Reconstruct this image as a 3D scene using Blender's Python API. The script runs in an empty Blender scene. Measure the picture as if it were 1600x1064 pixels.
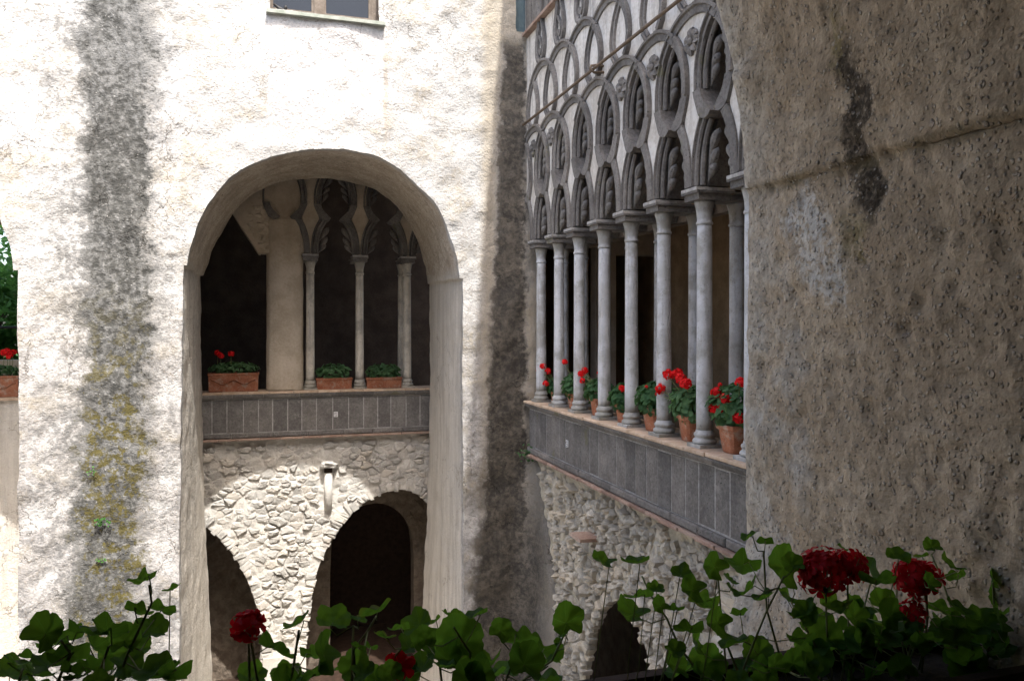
import bpy, bmesh, math, random
import numpy as np
from mathutils import Vector, Matrix
from mathutils.geometry import delaunay_2d_cdt

random.seed(7)
R = random.Random(11)
scene = bpy.context.scene
COL = scene.collection
EZ = 5.6                                   # eye height above the courtyard paving
YAW = math.radians(17.3)
FPX = 1215.0

# ------------------------------------------------------------------ camera
cam_d = bpy.data.cameras.new("camera")
cam = bpy.data.objects.new("camera", cam_d)
COL.objects.link(cam)
cam.location = (0, 0, EZ)
cam.rotation_euler = (math.radians(90), 0, -YAW)
cam_d.sensor_width = 36.0
cam_d.lens = FPX / 1600 * 36.0
cam_d.shift_y = -22 / 1600
cam_d.clip_start = 0.05
cam_d.clip_end = 2000
scene.camera = cam

# ------------------------------------------------------------------ light
SUN_EL = math.radians(59.5)
SUN_AZ = math.radians(8.0)                 # from behind the camera, a little to the right
to_sun = Vector((math.sin(SUN_AZ) * math.cos(SUN_EL), -math.cos(SUN_AZ) * math.cos(SUN_EL), math.sin(SUN_EL)))
world = bpy.data.worlds.new("World")
scene.world = world
world.use_nodes = True
wn = world.node_tree
wn.nodes.clear()
w_out = wn.nodes.new("ShaderNodeOutputWorld")
w_bg = wn.nodes.new("ShaderNodeBackground")
w_sky = wn.nodes.new("ShaderNodeTexSky")
w_sky.sky_type = 'NISHITA'
w_sky.sun_disc = False
w_sky.sun_elevation = SUN_EL
w_sky.sun_rotation = math.pi - SUN_AZ
w_sky.air_density = 1.0
w_sky.dust_density = 4.5
w_sky.ozone_density = 0.6
w_bg.inputs["Strength"].default_value = 0.15
wn.links.new(w_sky.outputs[0], w_bg.inputs[0])
wn.links.new(w_bg.outputs[0], w_out.inputs[0])
sun_d = bpy.data.lights.new("sun", 'SUN')
sun_d.energy = 2.0
sun_d.angle = math.radians(0.6)
sun_d.color = (1.0, 0.975, 0.935)
sun = bpy.data.objects.new("sun", sun_d)
COL.objects.link(sun)
sun.location = (2, -6, 30)
sun.rotation_euler = (-to_sun).to_track_quat('-Z', 'Y').to_euler()

scene.view_settings.view_transform = 'Standard'
scene.view_settings.look = 'None'
scene.view_settings.exposure = 1.98
scene.view_settings.gamma = 1.0
scene.view_settings.use_curve_mapping = False
scene.cycles.use_denoising = True
scene.cycles.max_bounces = 10
scene.cycles.diffuse_bounces = 6
scene.cycles.glossy_bounces = 3
scene.cycles.transmission_bounces = 6
scene.cycles.sample_clamp_indirect = 6.0

# ------------------------------------------------------------------ helpers: view maths used only to measure places
def ray(px, py):
    u = (px - 800) / FPX
    return (math.sin(YAW) + u * math.cos(YAW), math.cos(YAW) - u * math.sin(YAW), (510 - py) / FPX)
def on_x(px, py, X):
    r = ray(px, py); k = X / r[0]
    return Vector((X, r[1] * k, EZ + r[2] * k))
def on_y(px, py, Y):
    r = ray(px, py); k = Y / r[1]
    return Vector((r[0] * k, Y, EZ + r[2] * k))

# ------------------------------------------------------------------ numpy noise
def _hash(i, j, k, seed):
    n = (i.astype(np.int64) * 374761393 + j.astype(np.int64) * 668265263 + k.astype(np.int64) * 2147483647 + seed * 974634541) & 0xFFFFFFFF
    n = ((n ^ (n >> 13)) * 1274126177) & 0xFFFFFFFF
    n = n ^ (n >> 16)
    return (n & 0xFFFF) / 32767.5 - 1.0
def noise3(P, scale, seed=0, octaves=1, gain=0.5):
    P = np.asarray(P, float)
    out = np.zeros(len(P)); a = 1.0
    for o in range(octaves):
        Q = P * scale * (2.03 ** o) + 17.3 * o + seed * 3.7
        f = np.floor(Q); t = Q - f; t = t * t * (3 - 2 * t)
        i, j, k = f[:, 0], f[:, 1], f[:, 2]
        v = 0
        for di in (0, 1):
            for dj in (0, 1):
                for dk in (0, 1):
                    w = (t[:, 0] if di else 1 - t[:, 0]) * (t[:, 1] if dj else 1 - t[:, 1]) * (t[:, 2] if dk else 1 - t[:, 2])
                    v = v + w * _hash(i + di, j + dj, k + dk, seed + o)
        out += a * v; a *= gain
    return out

# ------------------------------------------------------------------ node helper
class NT:
    def __init__(self, name):
        self.m = bpy.data.materials.new(name)
        self.m.use_nodes = True
        self.t = self.m.node_tree
        self.t.nodes.clear()
        self.out = self.n("ShaderNodeOutputMaterial")
        self.b = self.n("ShaderNodeBsdfPrincipled")
        self.t.links.new(self.b.outputs[0], self.out.inputs[0])
        self.geo = self.n("ShaderNodeNewGeometry")
        self.pos = self.geo.outputs["Position"]
    def n(self, t):
        return self.t.nodes.new(t)
    def lk(self, v, sock):
        if isinstance(v, (int, float)):
            if sock.type == 'RGBA': sock.default_value = (v, v, v, 1)
            elif sock.type == 'VECTOR': sock.default_value = (v, v, v)
            else: sock.default_value = v
        elif isinstance(v, (tuple, list)):
            if sock.type == 'RGBA': sock.default_value = (v[0], v[1], v[2], 1)
            else: sock.default_value = v[:3]
        else:
            self.t.links.new(v, sock)
    def math(self, op, a, b=0.0, c=0.0):
        q = self.n("ShaderNodeMath"); q.operation = op
        self.lk(a, q.inputs[0]); self.lk(b, q.inputs[1]); self.lk(c, q.inputs[2])
        return q.outputs[0]
    def add(self, a, b): return self.math('ADD', a, b)
    def sub(self, a, b): return self.math('SUBTRACT', a, b)
    def mul(self, a, b): return self.math('MULTIPLY', a, b)
    def mx(self, a, b): return self.math('MAXIMUM', a, b)
    def absd(self, a, c): return self.math('ABSOLUTE', self.sub(a, c))
    def sep(self, v=None):
        q = self.n("ShaderNodeSeparateXYZ"); self.lk(self.pos if v is None else v, q.inputs[0])
        return q.outputs[0], q.outputs[1], q.outputs[2]
    def vec(self, x, y, z):
        q = self.n("ShaderNodeCombineXYZ")
        for k, v in enumerate((x, y, z)): self.lk(v, q.inputs[k])
        return q.outputs[0]
    def scl(self, v, s):
        q = self.n("ShaderNodeVectorMath"); q.operation = 'MULTIPLY'
        self.lk(v, q.inputs[0]); self.lk(s, q.inputs[1]); return q.outputs[0]
    def vadd(self, v, s):
        q = self.n("ShaderNodeVectorMath"); q.operation = 'ADD'
        self.lk(v, q.inputs[0]); self.lk(s, q.inputs[1]); return q.outputs[0]
    def noise(self, scale, detail=4, rough=0.55, v=None, dist=0.0, col=False):
        q = self.n("ShaderNodeTexNoise"); self.lk(self.pos if v is None else v, q.inputs["Vector"])
        q.inputs["Scale"].default_value = scale; q.inputs["Detail"].default_value = detail
        q.inputs["Roughness"].default_value = rough; q.inputs["Distortion"].default_value = dist
        return q.outputs[1 if col else 0]
    def voro(self, scale, feature='F1', v=None, out=0, rnd=1.0):
        q = self.n("ShaderNodeTexVoronoi"); q.feature = feature
        self.lk(self.pos if v is None else v, q.inputs["Vector"])
        q.inputs["Scale"].default_value = scale
        q.inputs["Randomness"].default_value = rnd
        return q.outputs[out]
    def ramp(self, v, a, b, lo=0.0, hi=1.0):
        q = self.n("ShaderNodeMapRange"); q.interpolation_type = 'SMOOTHSTEP'
        self.lk(v, q.inputs[0])
        if a > b: a, b, lo, hi = b, a, hi, lo
        q.inputs[1].default_value = a; q.inputs[2].default_value = b
        q.inputs[3].default_value = lo; q.inputs[4].default_value = hi
        return q.outputs[0]
    def mix(self, a, b, f):
        q = self.n("ShaderNodeMix"); q.data_type = 'RGBA'
        self.lk(f, q.inputs[0]); self.lk(a, q.inputs[6]); self.lk(b, q.inputs[7])
        return q.outputs[2]
    def mulc(self, a, f):
        q = self.n("ShaderNodeMix"); q.data_type = 'RGBA'; q.blend_type = 'MULTIPLY'
        q.inputs[0].default_value = 1.0
        self.lk(a, q.inputs[6]); self.lk(f, q.inputs[7]); return q.outputs[2]
    def rnd(self):
        return self.n("ShaderNodeObjectInfo").outputs["Random"]
    def bump(self, h, dist=0.01, strength=1.0, normal=None):
        q = self.n("ShaderNodeBump"); q.inputs["Strength"].default_value = strength
        q.inputs["Distance"].default_value = dist
        self.lk(h, q.inputs["Height"])
        if normal is not None: self.lk(normal, q.inputs["Normal"])
        return q.outputs[0]
    def done(self, col, rough=0.9, normal=None, spec=0.25):
        self.lk(col, self.b.inputs["Base Color"]); self.lk(rough, self.b.inputs["Roughness"])
        self.b.inputs["Specular IOR Level"].default_value = spec
        if normal is not None: self.lk(normal, self.b.inputs["Normal"])
        return self.m

# ------------------------------------------------------------------ materials
def mat_facade():
    t = NT("old_white_stucco")
    x, y, z = t.sep(); zr = t.sub(z, EZ)
    big = t.noise(0.9, 5, 0.6); mid = t.noise(3.2, 5, 0.6); fine = t.noise(16, 3, 0.65); grit = t.noise(55, 1, 0.6)
    streak = t.noise(1.0, 6, 0.65, v=t.scl(t.pos, (7.0, 7.0, 0.55)))
    warp = t.mul(t.sub(mid, 0.5), 0.75); warp2 = t.mul(t.sub(fine, 0.5), 0.35)
    col = t.mix((0.405, 0.397, 0.38), (0.30, 0.278, 0.238), t.ramp(t.add(t.mul(mid, .6), t.mul(fine, .4)), 0.48, 0.72))
    # dull weathering, stronger low down and under the arches
    low = t.ramp(zr, 2.2, -1.3, -.25, 1.0)
    g = t.ramp(t.add(t.add(t.mul(big, .45), t.mul(fine, .5)), t.mul(low, 0.24)), 0.50, 0.80)
    col = t.mix(col, (0.27, 0.255, 0.235), t.mul(g, 0.9))
    low2 = t.ramp(t.add(zr, t.mul(t.sub(big, .5), 2.0)), 0.6, -1.2)
    col = t.mix(col, t.mix((0.40, 0.385, 0.37), (0.225, 0.217, 0.21), t.ramp(t.add(t.mul(mid, .5), t.mul(fine, .5)), .40, .60)), t.mul(low2, .75))
    lump = t.noise(2.2, 5, .6, v=t.scl(t.pos, (1., 1., 1.3)), dist=.2)
    col = t.mix(col, (0.36, 0.325, 0.265), t.mul(t.ramp(lump, .50, .66), t.ramp(fine, .40, .60, .15, .85)))
    col = t.mix(col, (0.51, 0.503, 0.485), t.mul(t.ramp(lump, .48, .36), .7))
    sand = t.noise(38, 2, .7)
    col = t.mix(col, (0.27, 0.24, 0.20), t.mul(t.ramp(t.add(sand, t.mul(mid, .25)), .70, .80), .75))
    pan = t.mul(t.mul(t.ramp(t.absd(t.add(x, t.mul(t.sub(fine, .5), .05)), .645), .685, .655), t.ramp(y, 9.5, 9.45)), t.mul(t.ramp(zr, 2.3, 2.6), t.ramp(zr, 3.62, 3.60)))
    col = t.mix(col, (0.50, 0.482, 0.468), t.mul(pan, t.ramp(sand, .62, .52, .3, .8)))
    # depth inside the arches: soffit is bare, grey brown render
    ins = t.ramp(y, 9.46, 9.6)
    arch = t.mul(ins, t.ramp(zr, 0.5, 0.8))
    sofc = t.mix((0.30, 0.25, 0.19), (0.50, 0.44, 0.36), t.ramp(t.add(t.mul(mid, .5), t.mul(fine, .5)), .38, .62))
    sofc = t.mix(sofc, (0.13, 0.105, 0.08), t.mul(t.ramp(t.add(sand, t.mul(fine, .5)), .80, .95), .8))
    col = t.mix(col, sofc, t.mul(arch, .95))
    col = t.mix(col, t.mix((0.60, 0.555, 0.485), (0.47, 0.43, 0.37), t.ramp(streak, .4, .62)), t.mul(t.mul(ins, t.ramp(zr, 0.8, 0.5)), .8))  # jambs coloured lighter and warmer to stand in for bounced sunlight
    # grey run on the pier
    xa = t.add(x, t.add(warp, warp2))
    wcen = t.add(xa, t.mul(t.ramp(zr, 0.0, -3.5), 0.12))
    core = t.mul(t.ramp(t.absd(wcen, -1.60), 0.47, 0.24), t.ramp(zr, -6, -1, .9, 1.0))
    core = t.mul(core, t.ramp(t.add(streak, t.mul(fine, .4)), 0.36, 0.60, .72, 1.0))
    col = t.mix(col, t.mix((0.044, 0.044, 0.040), (0.100, 0.099, 0.092), t.ramp(fine, .38, .62)), t.mul(core, 0.97))
    halo = t.mul(t.ramp(t.absd(wcen, -1.60), 1.0, 0.4), t.ramp(t.add(t.mul(fine, .6), t.mul(big, .4)), 0.44, 0.62))
    col = t.mix(col, (0.165, 0.164, 0.158), t.mul(halo, 0.8))
    chips = t.mul(t.ramp(fine, 0.60, 0.68), core)
    col = t.mix(col, (0.24, 0.235, 0.225), t.mul(chips, .55))
    vq = t.voro(34); vqc = t.voro(34, out=1)
    col = t.mix(col, (0.46, 0.44, 0.41), t.mul(t.mul(t.ramp(vq, .28, .18), t.ramp(vqc, .80, .83)), t.mul(core, .4)))
    moss = t.mul(t.mul(t.ramp(t.absd(xa, -1.62), 0.42, 0.2), t.ramp(zr, 0.85, -1.2)),
                 t.mul(t.ramp(t.noise(7.5, 6, 0.7), 0.49, 0.54), t.ramp(t.noise(24, 4, .7, v=t.vadd(t.pos, (3., 7., 1.))), 0.36, 0.5)))
    col = t.mix(col, t.mix((0.055, 0.048, 0.012), (0.115, 0.094, 0.022), grit), t.mul(moss, 0.9))
    # dark stain run in the corner, its left edge painted along the shadow boundary
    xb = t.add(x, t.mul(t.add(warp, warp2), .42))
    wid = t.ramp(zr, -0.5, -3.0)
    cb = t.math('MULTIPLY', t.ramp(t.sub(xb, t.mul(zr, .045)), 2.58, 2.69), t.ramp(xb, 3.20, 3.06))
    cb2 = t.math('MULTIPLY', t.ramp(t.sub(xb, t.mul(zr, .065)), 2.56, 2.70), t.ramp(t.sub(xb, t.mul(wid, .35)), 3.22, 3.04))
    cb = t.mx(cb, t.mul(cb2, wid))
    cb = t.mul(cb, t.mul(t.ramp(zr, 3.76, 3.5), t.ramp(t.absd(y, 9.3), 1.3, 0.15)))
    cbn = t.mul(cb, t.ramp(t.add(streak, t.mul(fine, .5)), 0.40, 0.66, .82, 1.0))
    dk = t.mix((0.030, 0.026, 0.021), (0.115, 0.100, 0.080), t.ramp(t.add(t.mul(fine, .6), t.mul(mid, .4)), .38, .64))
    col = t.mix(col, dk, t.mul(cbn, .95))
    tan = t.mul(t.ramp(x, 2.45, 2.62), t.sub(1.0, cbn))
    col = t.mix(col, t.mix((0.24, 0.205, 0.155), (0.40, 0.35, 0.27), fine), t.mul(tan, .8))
    # run below the window sill corner
    sr = t.mul(t.ramp(t.absd(t.add(x, t.mul(warp2, .3)), 1.335), 0.035, 0.01), t.mul(t.ramp(zr, 3.55, 3.2), t.ramp(zr, 2.0, 2.6)))
    col = t.mix(col, (0.36, 0.32, 0.27), t.mul(sr, .8))
    col = t.mulc(col, t.mix((0.86, .86, .86), (1.08, 1.08, 1.08), grit))
    pit = t.ramp(t.voro(22), 0.10, 0.26)
    pit = t.mx(pit, t.ramp(t.noise(4, 3), .56, .46))
    crack = t.ramp(t.voro(2.3, 'DISTANCE_TO_EDGE', v=t.vadd(t.pos, t.scl(t.noise(5, 5, .6, col=True), .35))), 0.0, 0.012)
    crack = t.mx(crack, t.ramp(big, .40, .52))
    h = t.add(t.add(t.add(t.mul(lump, 1.8), t.mul(mid, 1.3)), t.add(t.mul(fine, .8), t.mul(sand, .55))), t.add(t.mul(grit, .25), t.add(t.mul(pit, .3), t.mul(crack, .4))))
    return t.done(t.mulc(col, t.mix((.45, .42, .38), (1, 1, 1), t.ramp(t.mul(t.add(crack, .0), 1.0), 0, 1))), 0.95, t.bump(h, 0.022, .75))

def mat_pier():
    t = NT("brown_aggregate_render")
    x, y, z = t.sep(); zr = t.sub(z, EZ)
    big = t.noise(1.3, 5, .6); mid = t.noise(6, 4, .6); fine = t.noise(45, 2, .65); grit = t.noise(110, 1, .6)
    col = t.mix((0.315, 0.25, 0.178), (0.455, 0.375, 0.28), t.ramp(t.add(t.mul(big, .5), t.mul(mid, .5)), .36, .64))
    col = t.mix(col, (0.27, 0.215, 0.155), t.mul(t.ramp(fine, .52, .68), .6))
    rag = t.noise(9, 8, .75, v=t.vadd(t.pos, (2., 5., 3.)))
    wy = t.add(y, t.add(t.mul(t.sub(mid, .5), .25), t.mul(t.sub(rag, .5), .28))); wz = t.add(zr, t.add(t.mul(t.sub(mid, .5), .25), t.mul(t.sub(rag, .5), .30)))
    # pale lime bloom below the ledge
    def blob(cy, cz, ry, rz):
        a = t.math('POWER', t.mul(t.sub(wy, cy), 1 / ry), 2.0); b = t.math('POWER', t.mul(t.sub(wz, cz), 1 / rz), 2.0)
        return t.ramp(t.add(a, b), 1.3, 0.2)
    bl = t.mx(blob(2.22, .36, .12, .12), blob(2.12, .20, .13, .10))
    col = t.mix(col, (0.50, 0.48, 0.45), t.mul(bl, t.ramp(t.add(t.mul(fine, .5), t.mul(rag, .5)), .42, .54, .1, .95)))
    col = t.mix(col, (0.40, 0.38, 0.35), t.mul(blob(2.40, -.5, .2, .9), t.mul(t.ramp(mid, .42, .6), .7)))
    dark = t.mx(blob(1.95, .69, .060, .19), blob(1.93, .45, .075, .13))
    col = t.mix(col, (0.045, 0.035, 0.025), t.mul(dark, t.ramp(fine, .3, .55, .55, 1.0)))
    olive = t.mx(blob(2.0, .27, .06, .12), blob(2.0, .88, .05, .12))
    col = t.mix(col, (0.20, 0.165, 0.075), t.mul(olive, t.mul(t.ramp(rag, .42, .56), .75)))
    led = t.mul(t.ramp(t.absd(zr, .50), .035, .008), t.ramp(mid, .35, .6, .3, 1))
    col = t.mix(col, (0.13, 0.105, 0.06), t.mul(led, .75))
    # outer corner is greyer from weathering and painted lighter where it catches light
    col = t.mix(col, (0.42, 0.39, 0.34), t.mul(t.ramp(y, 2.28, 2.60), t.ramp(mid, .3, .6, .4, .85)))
    # pebbles
    vd = t.voro(62, v=t.vadd(t.pos, t.scl(t.noise(30, 2, col=True), .02)))
    vc = t.voro(62, v=t.vadd(t.pos, t.scl(t.noise(30, 2, col=True), .02)), out=1)
    peb = t.mul(t.ramp(vd, .42, .20), t.ramp(vc, .42, .48))
    col = t.mix(col, t.mix((0.16, .13, .11), (0.56, .52, .46), t.ramp(t.noise(40, 1), .3, .7)), t.mul(peb, .55))
    vd2 = t.voro(24); vc2 = t.voro(24, out=1)
    peb2 = t.mul(t.ramp(vd2, .30, .2), t.ramp(vc2, .80, .82))
    col = t.mix(col, t.mix((0.24, .17, .13), (0.46, .43, .38), t.noise(13, 1)), t.mul(peb2, .65))
    pits = t.ramp(t.voro(55, v=t.vadd(t.pos, t.scl(t.noise(40, 2, col=True), .03))), .06, .3)
    pits = t.mx(pits, t.ramp(t.noise(4, 4, .7, v=t.vadd(t.pos, (1., 9., 2.))), .64, .54))
    col = t.mulc(col, t.mix((.62, .57, .52), (1, 1, 1), pits))
    crust = t.noise(22, 2, .6)
    col = t.mulc(col, t.mix((.74, .73, .72), (1.15, 1.14, 1.13), t.ramp(t.add(t.mul(fine, .5), t.mul(crust, .5)), .36, .64)))
    h = t.add(t.add(t.mul(mid, 1.2), t.add(t.mul(fine, .7), t.mul(crust, .9))), t.add(t.add(t.mul(grit, .2), t.mul(pits, .7)), t.add(t.mul(peb, .9), t.mul(peb2, 1.2))))
    return t.done(col, 0.95, t.bump(h, 0.011, .75))

def mat_simple(name, c1, c2, sc=8, rough=.85, bump=.006, gritsc=60, spec=.25, objrand=0.0, obj=False):
    t = NT(name)
    v = None
    if obj:
        tc = t.n("ShaderNodeTexCoord"); v = t.vadd(tc.outputs["Object"], t.scl(t.n("ShaderNodeObjectInfo").outputs["Location"], 3.1))
    a = t.noise(sc, 6, .62, v=v); g = t.noise(gritsc, 4, .7, v=v)
    col = t.mix(c1, c2, t.ramp(t.add(t.mul(a, .7), t.mul(g, .3)), .36, .66))
    if objrand:
        col = t.mulc(col, t.mix((1 - objrand,) * 3, (1 + objrand,) * 3, t.rnd()))
    h = t.add(t.mul(a, 1.2), t.mul(g, .5))
    return t.done(col, rough, t.bump(h, bump, .9), spec)

def mat_tuff(name="grey_tuff"):
    t = NT(name)
    a = t.noise(5, 6, .65); f = t.noise(38, 5, .7); g = t.noise(140, 2, .6)
    col = t.mix((0.112, 0.105, 0.100), (0.215, 0.205, 0.195), t.ramp(t.add(t.mul(a, .5), t.mul(f, .5)), .36, .66))
    col = t.mulc(col, t.mix((.8, .8, .8), (1.2, 1.18, 1.15), t.rnd()))
    col = t.mix(col, (0.30, 0.285, 0.26), t.mul(t.ramp(t.noise(9, 6, .7, v=t.vadd(t.pos, (4., 4., 4.))), .60, .70), .55))
    col = t.mix(col, (0.13, 0.125, 0.06), t.mul(t.ramp(t.noise(3.1, 5, .7, v=t.vadd(t.pos, (8., 1., 4.))), .60, .70), .55))
    pit = t.ramp(t.voro(34), .08, .25); pit = t.mx(pit, t.ramp(a, .58, .48))
    col = t.mulc(col, t.mix((.35, .34, .33), (1, 1, 1), pit))
    h = t.add(t.add(t.mul(a, 1.0), t.mul(f, .9)), t.add(t.mul(g, .3), t.mul(pit, .8)))
    return t.done(col, .9, t.bump(h, .010, .9), .2)

def mat_tracery_stucco():
    t = NT("white_lime_stucco")
    a = t.noise(4, 6, .65); f = t.noise(26, 5, .7)
    st = t.noise(1.0, 6, .7, v=t.scl(t.pos, (14., 14., 1.1)))
    col = t.mix((0.62, 0.60, 0.565), (0.47, 0.435, 0.385), t.ramp(t.add(t.mul(a, .6), t.mul(f, .4)), .40, .62))
    x, y, z = t.sep(); zr = t.sub(z, EZ)
    dirt = t.mul(t.ramp(t.add(st, t.mul(f, .25)), .58, .78), t.ramp(zr, 2.4, 3.2, .35, 1.0))
    col = t.mix(col, (0.27, 0.255, 0.24), t.mul(dirt, .85))
    col = t.mix(col, (0.42, 0.36, 0.27), t.mul(t.ramp(f, .58, .7), .4))
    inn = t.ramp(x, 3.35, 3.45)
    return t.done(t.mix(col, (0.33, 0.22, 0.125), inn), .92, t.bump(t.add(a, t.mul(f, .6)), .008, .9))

def mat_column(name="worn_grey_marble", c1=(0.54, 0.55, 0.57), c2=(0.42, 0.42, 0.42)):
    t = NT(name)
    tc = t.n("ShaderNodeTexCoord"); oi = t.n("ShaderNodeObjectInfo")
    v = t.vadd(tc.outputs["Object"], t.scl(oi.outputs["Location"], 2.3))
    a = t.noise(5, 6, .62, v=v); f = t.noise(45, 5, .7, v=v)
    s = t.noise(1.0, 5, .65, v=t.scl(v, (22., 22., 1.3)))
    col = t.mix(c1, c2, t.ramp(a, .40, .64))
    col = t.mix(col, (0.25, 0.24, 0.225), t.mul(t.ramp(t.add(s, t.mul(f, .3)), .66, .85), .6))
    ox, oy, oz = t.sep(tc.outputs["Object"])
    col = t.mix(col, (0.23, 0.225, 0.19), t.mul(t.ramp(oz, .35, .02), t.ramp(a, .3, .6, .25, .85)))
    col = t.mix(col, (0.16, 0.15, 0.14), t.mul(t.ramp(f, .60, .68), .7))
    col = t.mix(col, (0.27, 0.26, 0.23), t.mul(t.ramp(t.noise(3.2, 6, .7, v=t.vadd(v, (5., 5., 5.))), .50, .64), .75))
    col = t.mix(col, (0.24, 0.23, 0.20), t.mul(t.ramp(oz, 1.62, 1.9), t.ramp(a, .35, .6, .2, .8)))
    return t.done(col, .6, t.bump(t.add(a, t.mul(f, 1.0)), .006, .9), .3)

def mat_rubble(name, c1, c2, c3):
    t = NT(name)
    a = t.noise(7, 6, .65); f = t.noise(40, 5, .7); r = t.rnd()
    v = t.voro(8, out=1)
    col = t.mix(c1, c2, t.ramp(t.add(t.mul(a, .5), t.mul(f, .5)), .36, .66))
    col = t.mix(col, c3, t.mul(t.ramp(t.add(t.mul(r, .6), t.mul(t.noise(4, 2), .5)), .55, .85), .7))
    col = t.mulc(col, t.mix((.70, .69, .67), (1.16, 1.15, 1.13), r))
    h = t.add(t.mul(a, 1.2), t.mul(f, 1.0))
    return t.done(col, .95, t.bump(h, .012, .9), .15)

def mat_terracotta(name="terracotta", dark=1.0):
    t = NT(name)
    a = t.noise(9, 6, .65); f = t.noise(70, 4, .7)
    col = t.mix(tuple(c * dark for c in (0.30, 0.105, 0.052)), tuple(c * dark for c in (0.46, 0.20, 0.115)), t.ramp(t.add(t.mul(a, .6), t.mul(f, .4)), .38, .66))
    col = t.mix(col, (0.42 * dark, 0.33 * dark, 0.26 * dark), t.mul(t.ramp(t.noise(14, 6, .75, v=t.vadd(t.pos, (3., 3., 3.))), .50, .64), .7))
    col = t.mix(col, (0.11, 0.075, 0.05), t.mul(t.ramp(t.noise(6, 6, .75, v=t.vadd(t.pos, (9., 3., 6.))), .58, .7), .6))
    return t.done(col, .85, t.bump(t.add(a, f), .005, .9), .25)

def mat_leaf(name, c1, c2, back, veins=False):
    t = NT(name)
    a = t.noise(30, 3, .6)
    col = t.mix(c1, c2, t.ramp(t.add(t.mul(a, .45), t.mul(t.rnd(), .55)), .3, .7))
    if veins:
        tc = t.n("ShaderNodeTexCoord"); ox, oy, oz = t.sep(tc.outputs["Object"])
        ang = t.math('ARCTAN2', ox, t.sub(oy, .0)); rad = t.math('SQRT', t.add(t.mul(ox, ox), t.mul(oy, oy)))
        vn = t.ramp(t.math('ABSOLUTE', t.mul(t.math('SINE', t.mul(ang, 2.6)), rad)), .030, .006)
        col = t.mix(col, tuple(min(1, c * 2.1) for c in c2), t.mul(vn, .55))
        zone = t.mul(t.ramp(t.absd(rad, .27), .09, .02), t.ramp(t.rnd(), .3, .7))
        col = t.mix(col, tuple(c * .55 for c in c1), t.mul(zone, .5))
        col = t.mix(col, (.16, .13, .02), t.mul(t.ramp(t.rnd(), .93, .97), t.ramp(t.add(rad, t.mul(a, .3)), .45, .65)))
        back = t.mix(back, tuple(c * .55 for c in back), vn)
    m = t.done(col, .6, t.bump(t.noise(160, 3), .002, .6), .15)
    tr = t.n("ShaderNodeBsdfTranslucent"); t.lk(t.mix(col, back, .6), tr.inputs[0])
    mx = t.n("ShaderNodeMixShader"); mx.inputs[0].default_value = .5
    t.t.links.new(t.b.outputs[0], mx.inputs[1]); t.t.links.new(tr.outputs[0], mx.inputs[2])
    t.t.links.new(mx.outputs[0], t.out.inputs[0])
    return m

def mat_petal(name, c1, c2):
    t = NT(name)
    col = t.mix(c1, c2, t.ramp(t.noise(60, 2), .35, .65))
    m = t.done(col, .6, None, .2)
    tr = t.n("ShaderNodeBsdfTranslucent"); t.lk(c2, tr.inputs[0])
    mx = t.n("ShaderNodeMixShader"); mx.inputs[0].default_value = .35
    t.t.links.new(t.b.outputs[0], mx.inputs[1]); t.t.links.new(tr.outputs[0], mx.inputs[2])
    t.t.links.new(mx.outputs[0], t.out.inputs[0])
    return m

def mat_glass(name, tint):
    t = NT(name)
    t.b.inputs["Metallic"].default_value = 0.0
    return t.done(t.mix(tint, tuple(c * 1.6 for c in tint), t.noise(60, 4, .7)), .12, t.bump(t.noise(2.5, 2), .01, .25), .3)

M = {}
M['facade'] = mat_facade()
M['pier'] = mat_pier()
M['tuff'] = mat_tuff()
M['lime'] = mat_tracery_stucco()
M['column'] = mat_column()
M['column_far'] = mat_column('worn_cream_marble', (0.58, 0.54, 0.46), (0.46, 0.42, 0.35))
M['stone'] = mat_rubble("limestone_rubble", (0.42, 0.405, 0.38), (0.55, 0.54, 0.515), (0.38, 0.345, 0.30))
M['mortar'] = mat_simple("lime_mortar", (0.42, 0.395, 0.355), (0.53, 0.51, 0.47), 7, .95, .02, 45)
M['stone_r'] = mat_rubble("grey_limestone_rubble", (0.44, 0.405, 0.345), (0.60, 0.565, 0.50), (0.45, 0.385, 0.29))
M['mortar_r'] = mat_simple("yellow_mortar", (0.34, 0.30, 0.225), (0.52, 0.47, 0.375), 7, .95, .02, 45)
M['joint'] = mat_simple("pale_joint_mortar", (0.24, 0.232, 0.222), (0.42, 0.41, 0.395), 20, .95, .004)
M['tile'] = mat_simple("buff_tile", (0.40, 0.29, 0.20), (0.55, 0.43, 0.33), 9, .85, .004, 50, objrand=.12)
M['redtile'] = mat_simple("red_tile", (0.23, 0.145, 0.11), (0.36, 0.28, 0.23), 6, .9, .005, 50, objrand=.2)
M['pot'] = mat_terracotta()
M['pot_d'] = mat_terracotta("old_terracotta", .75)
M['tan'] = mat_simple("tan_plaster", (0.40, 0.335, 0.25), (0.55, 0.48, 0.385), 3.5, .95, .018, 30)
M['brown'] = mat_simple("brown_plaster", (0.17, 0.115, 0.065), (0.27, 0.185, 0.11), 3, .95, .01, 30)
M['darkstone'] = mat_simple("brown_stone_masonry", (0.11, 0.085, 0.065), (0.19, 0.155, 0.12), 6, .95, .03, 25)
M['ochre'] = mat_simple("ochre_plaster", (0.56, 0.36, 0.18), (0.66, 0.46, 0.26), 3, .95, .01, 30)
M['trough_and_shade'] = mat_simple("dark_trough_and_shade", (0.030, 0.018, 0.012), (0.055, 0.032, 0.022), 12, .8, .004)  # planter brown, also used to paint shade into the inner room
M['unlit'] = mat_simple("unlit_interior", (0.045, 0.034, 0.027), (0.080, 0.062, 0.050), 3, .95, .01, 30)  # darkness of unlit interiors and holes put into the colour
M['leaf'] = mat_leaf("geranium_leaf", (0.019, 0.062, 0.010), (0.068, 0.160, 0.024), (0.17, 0.35, 0.024), True)
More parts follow.
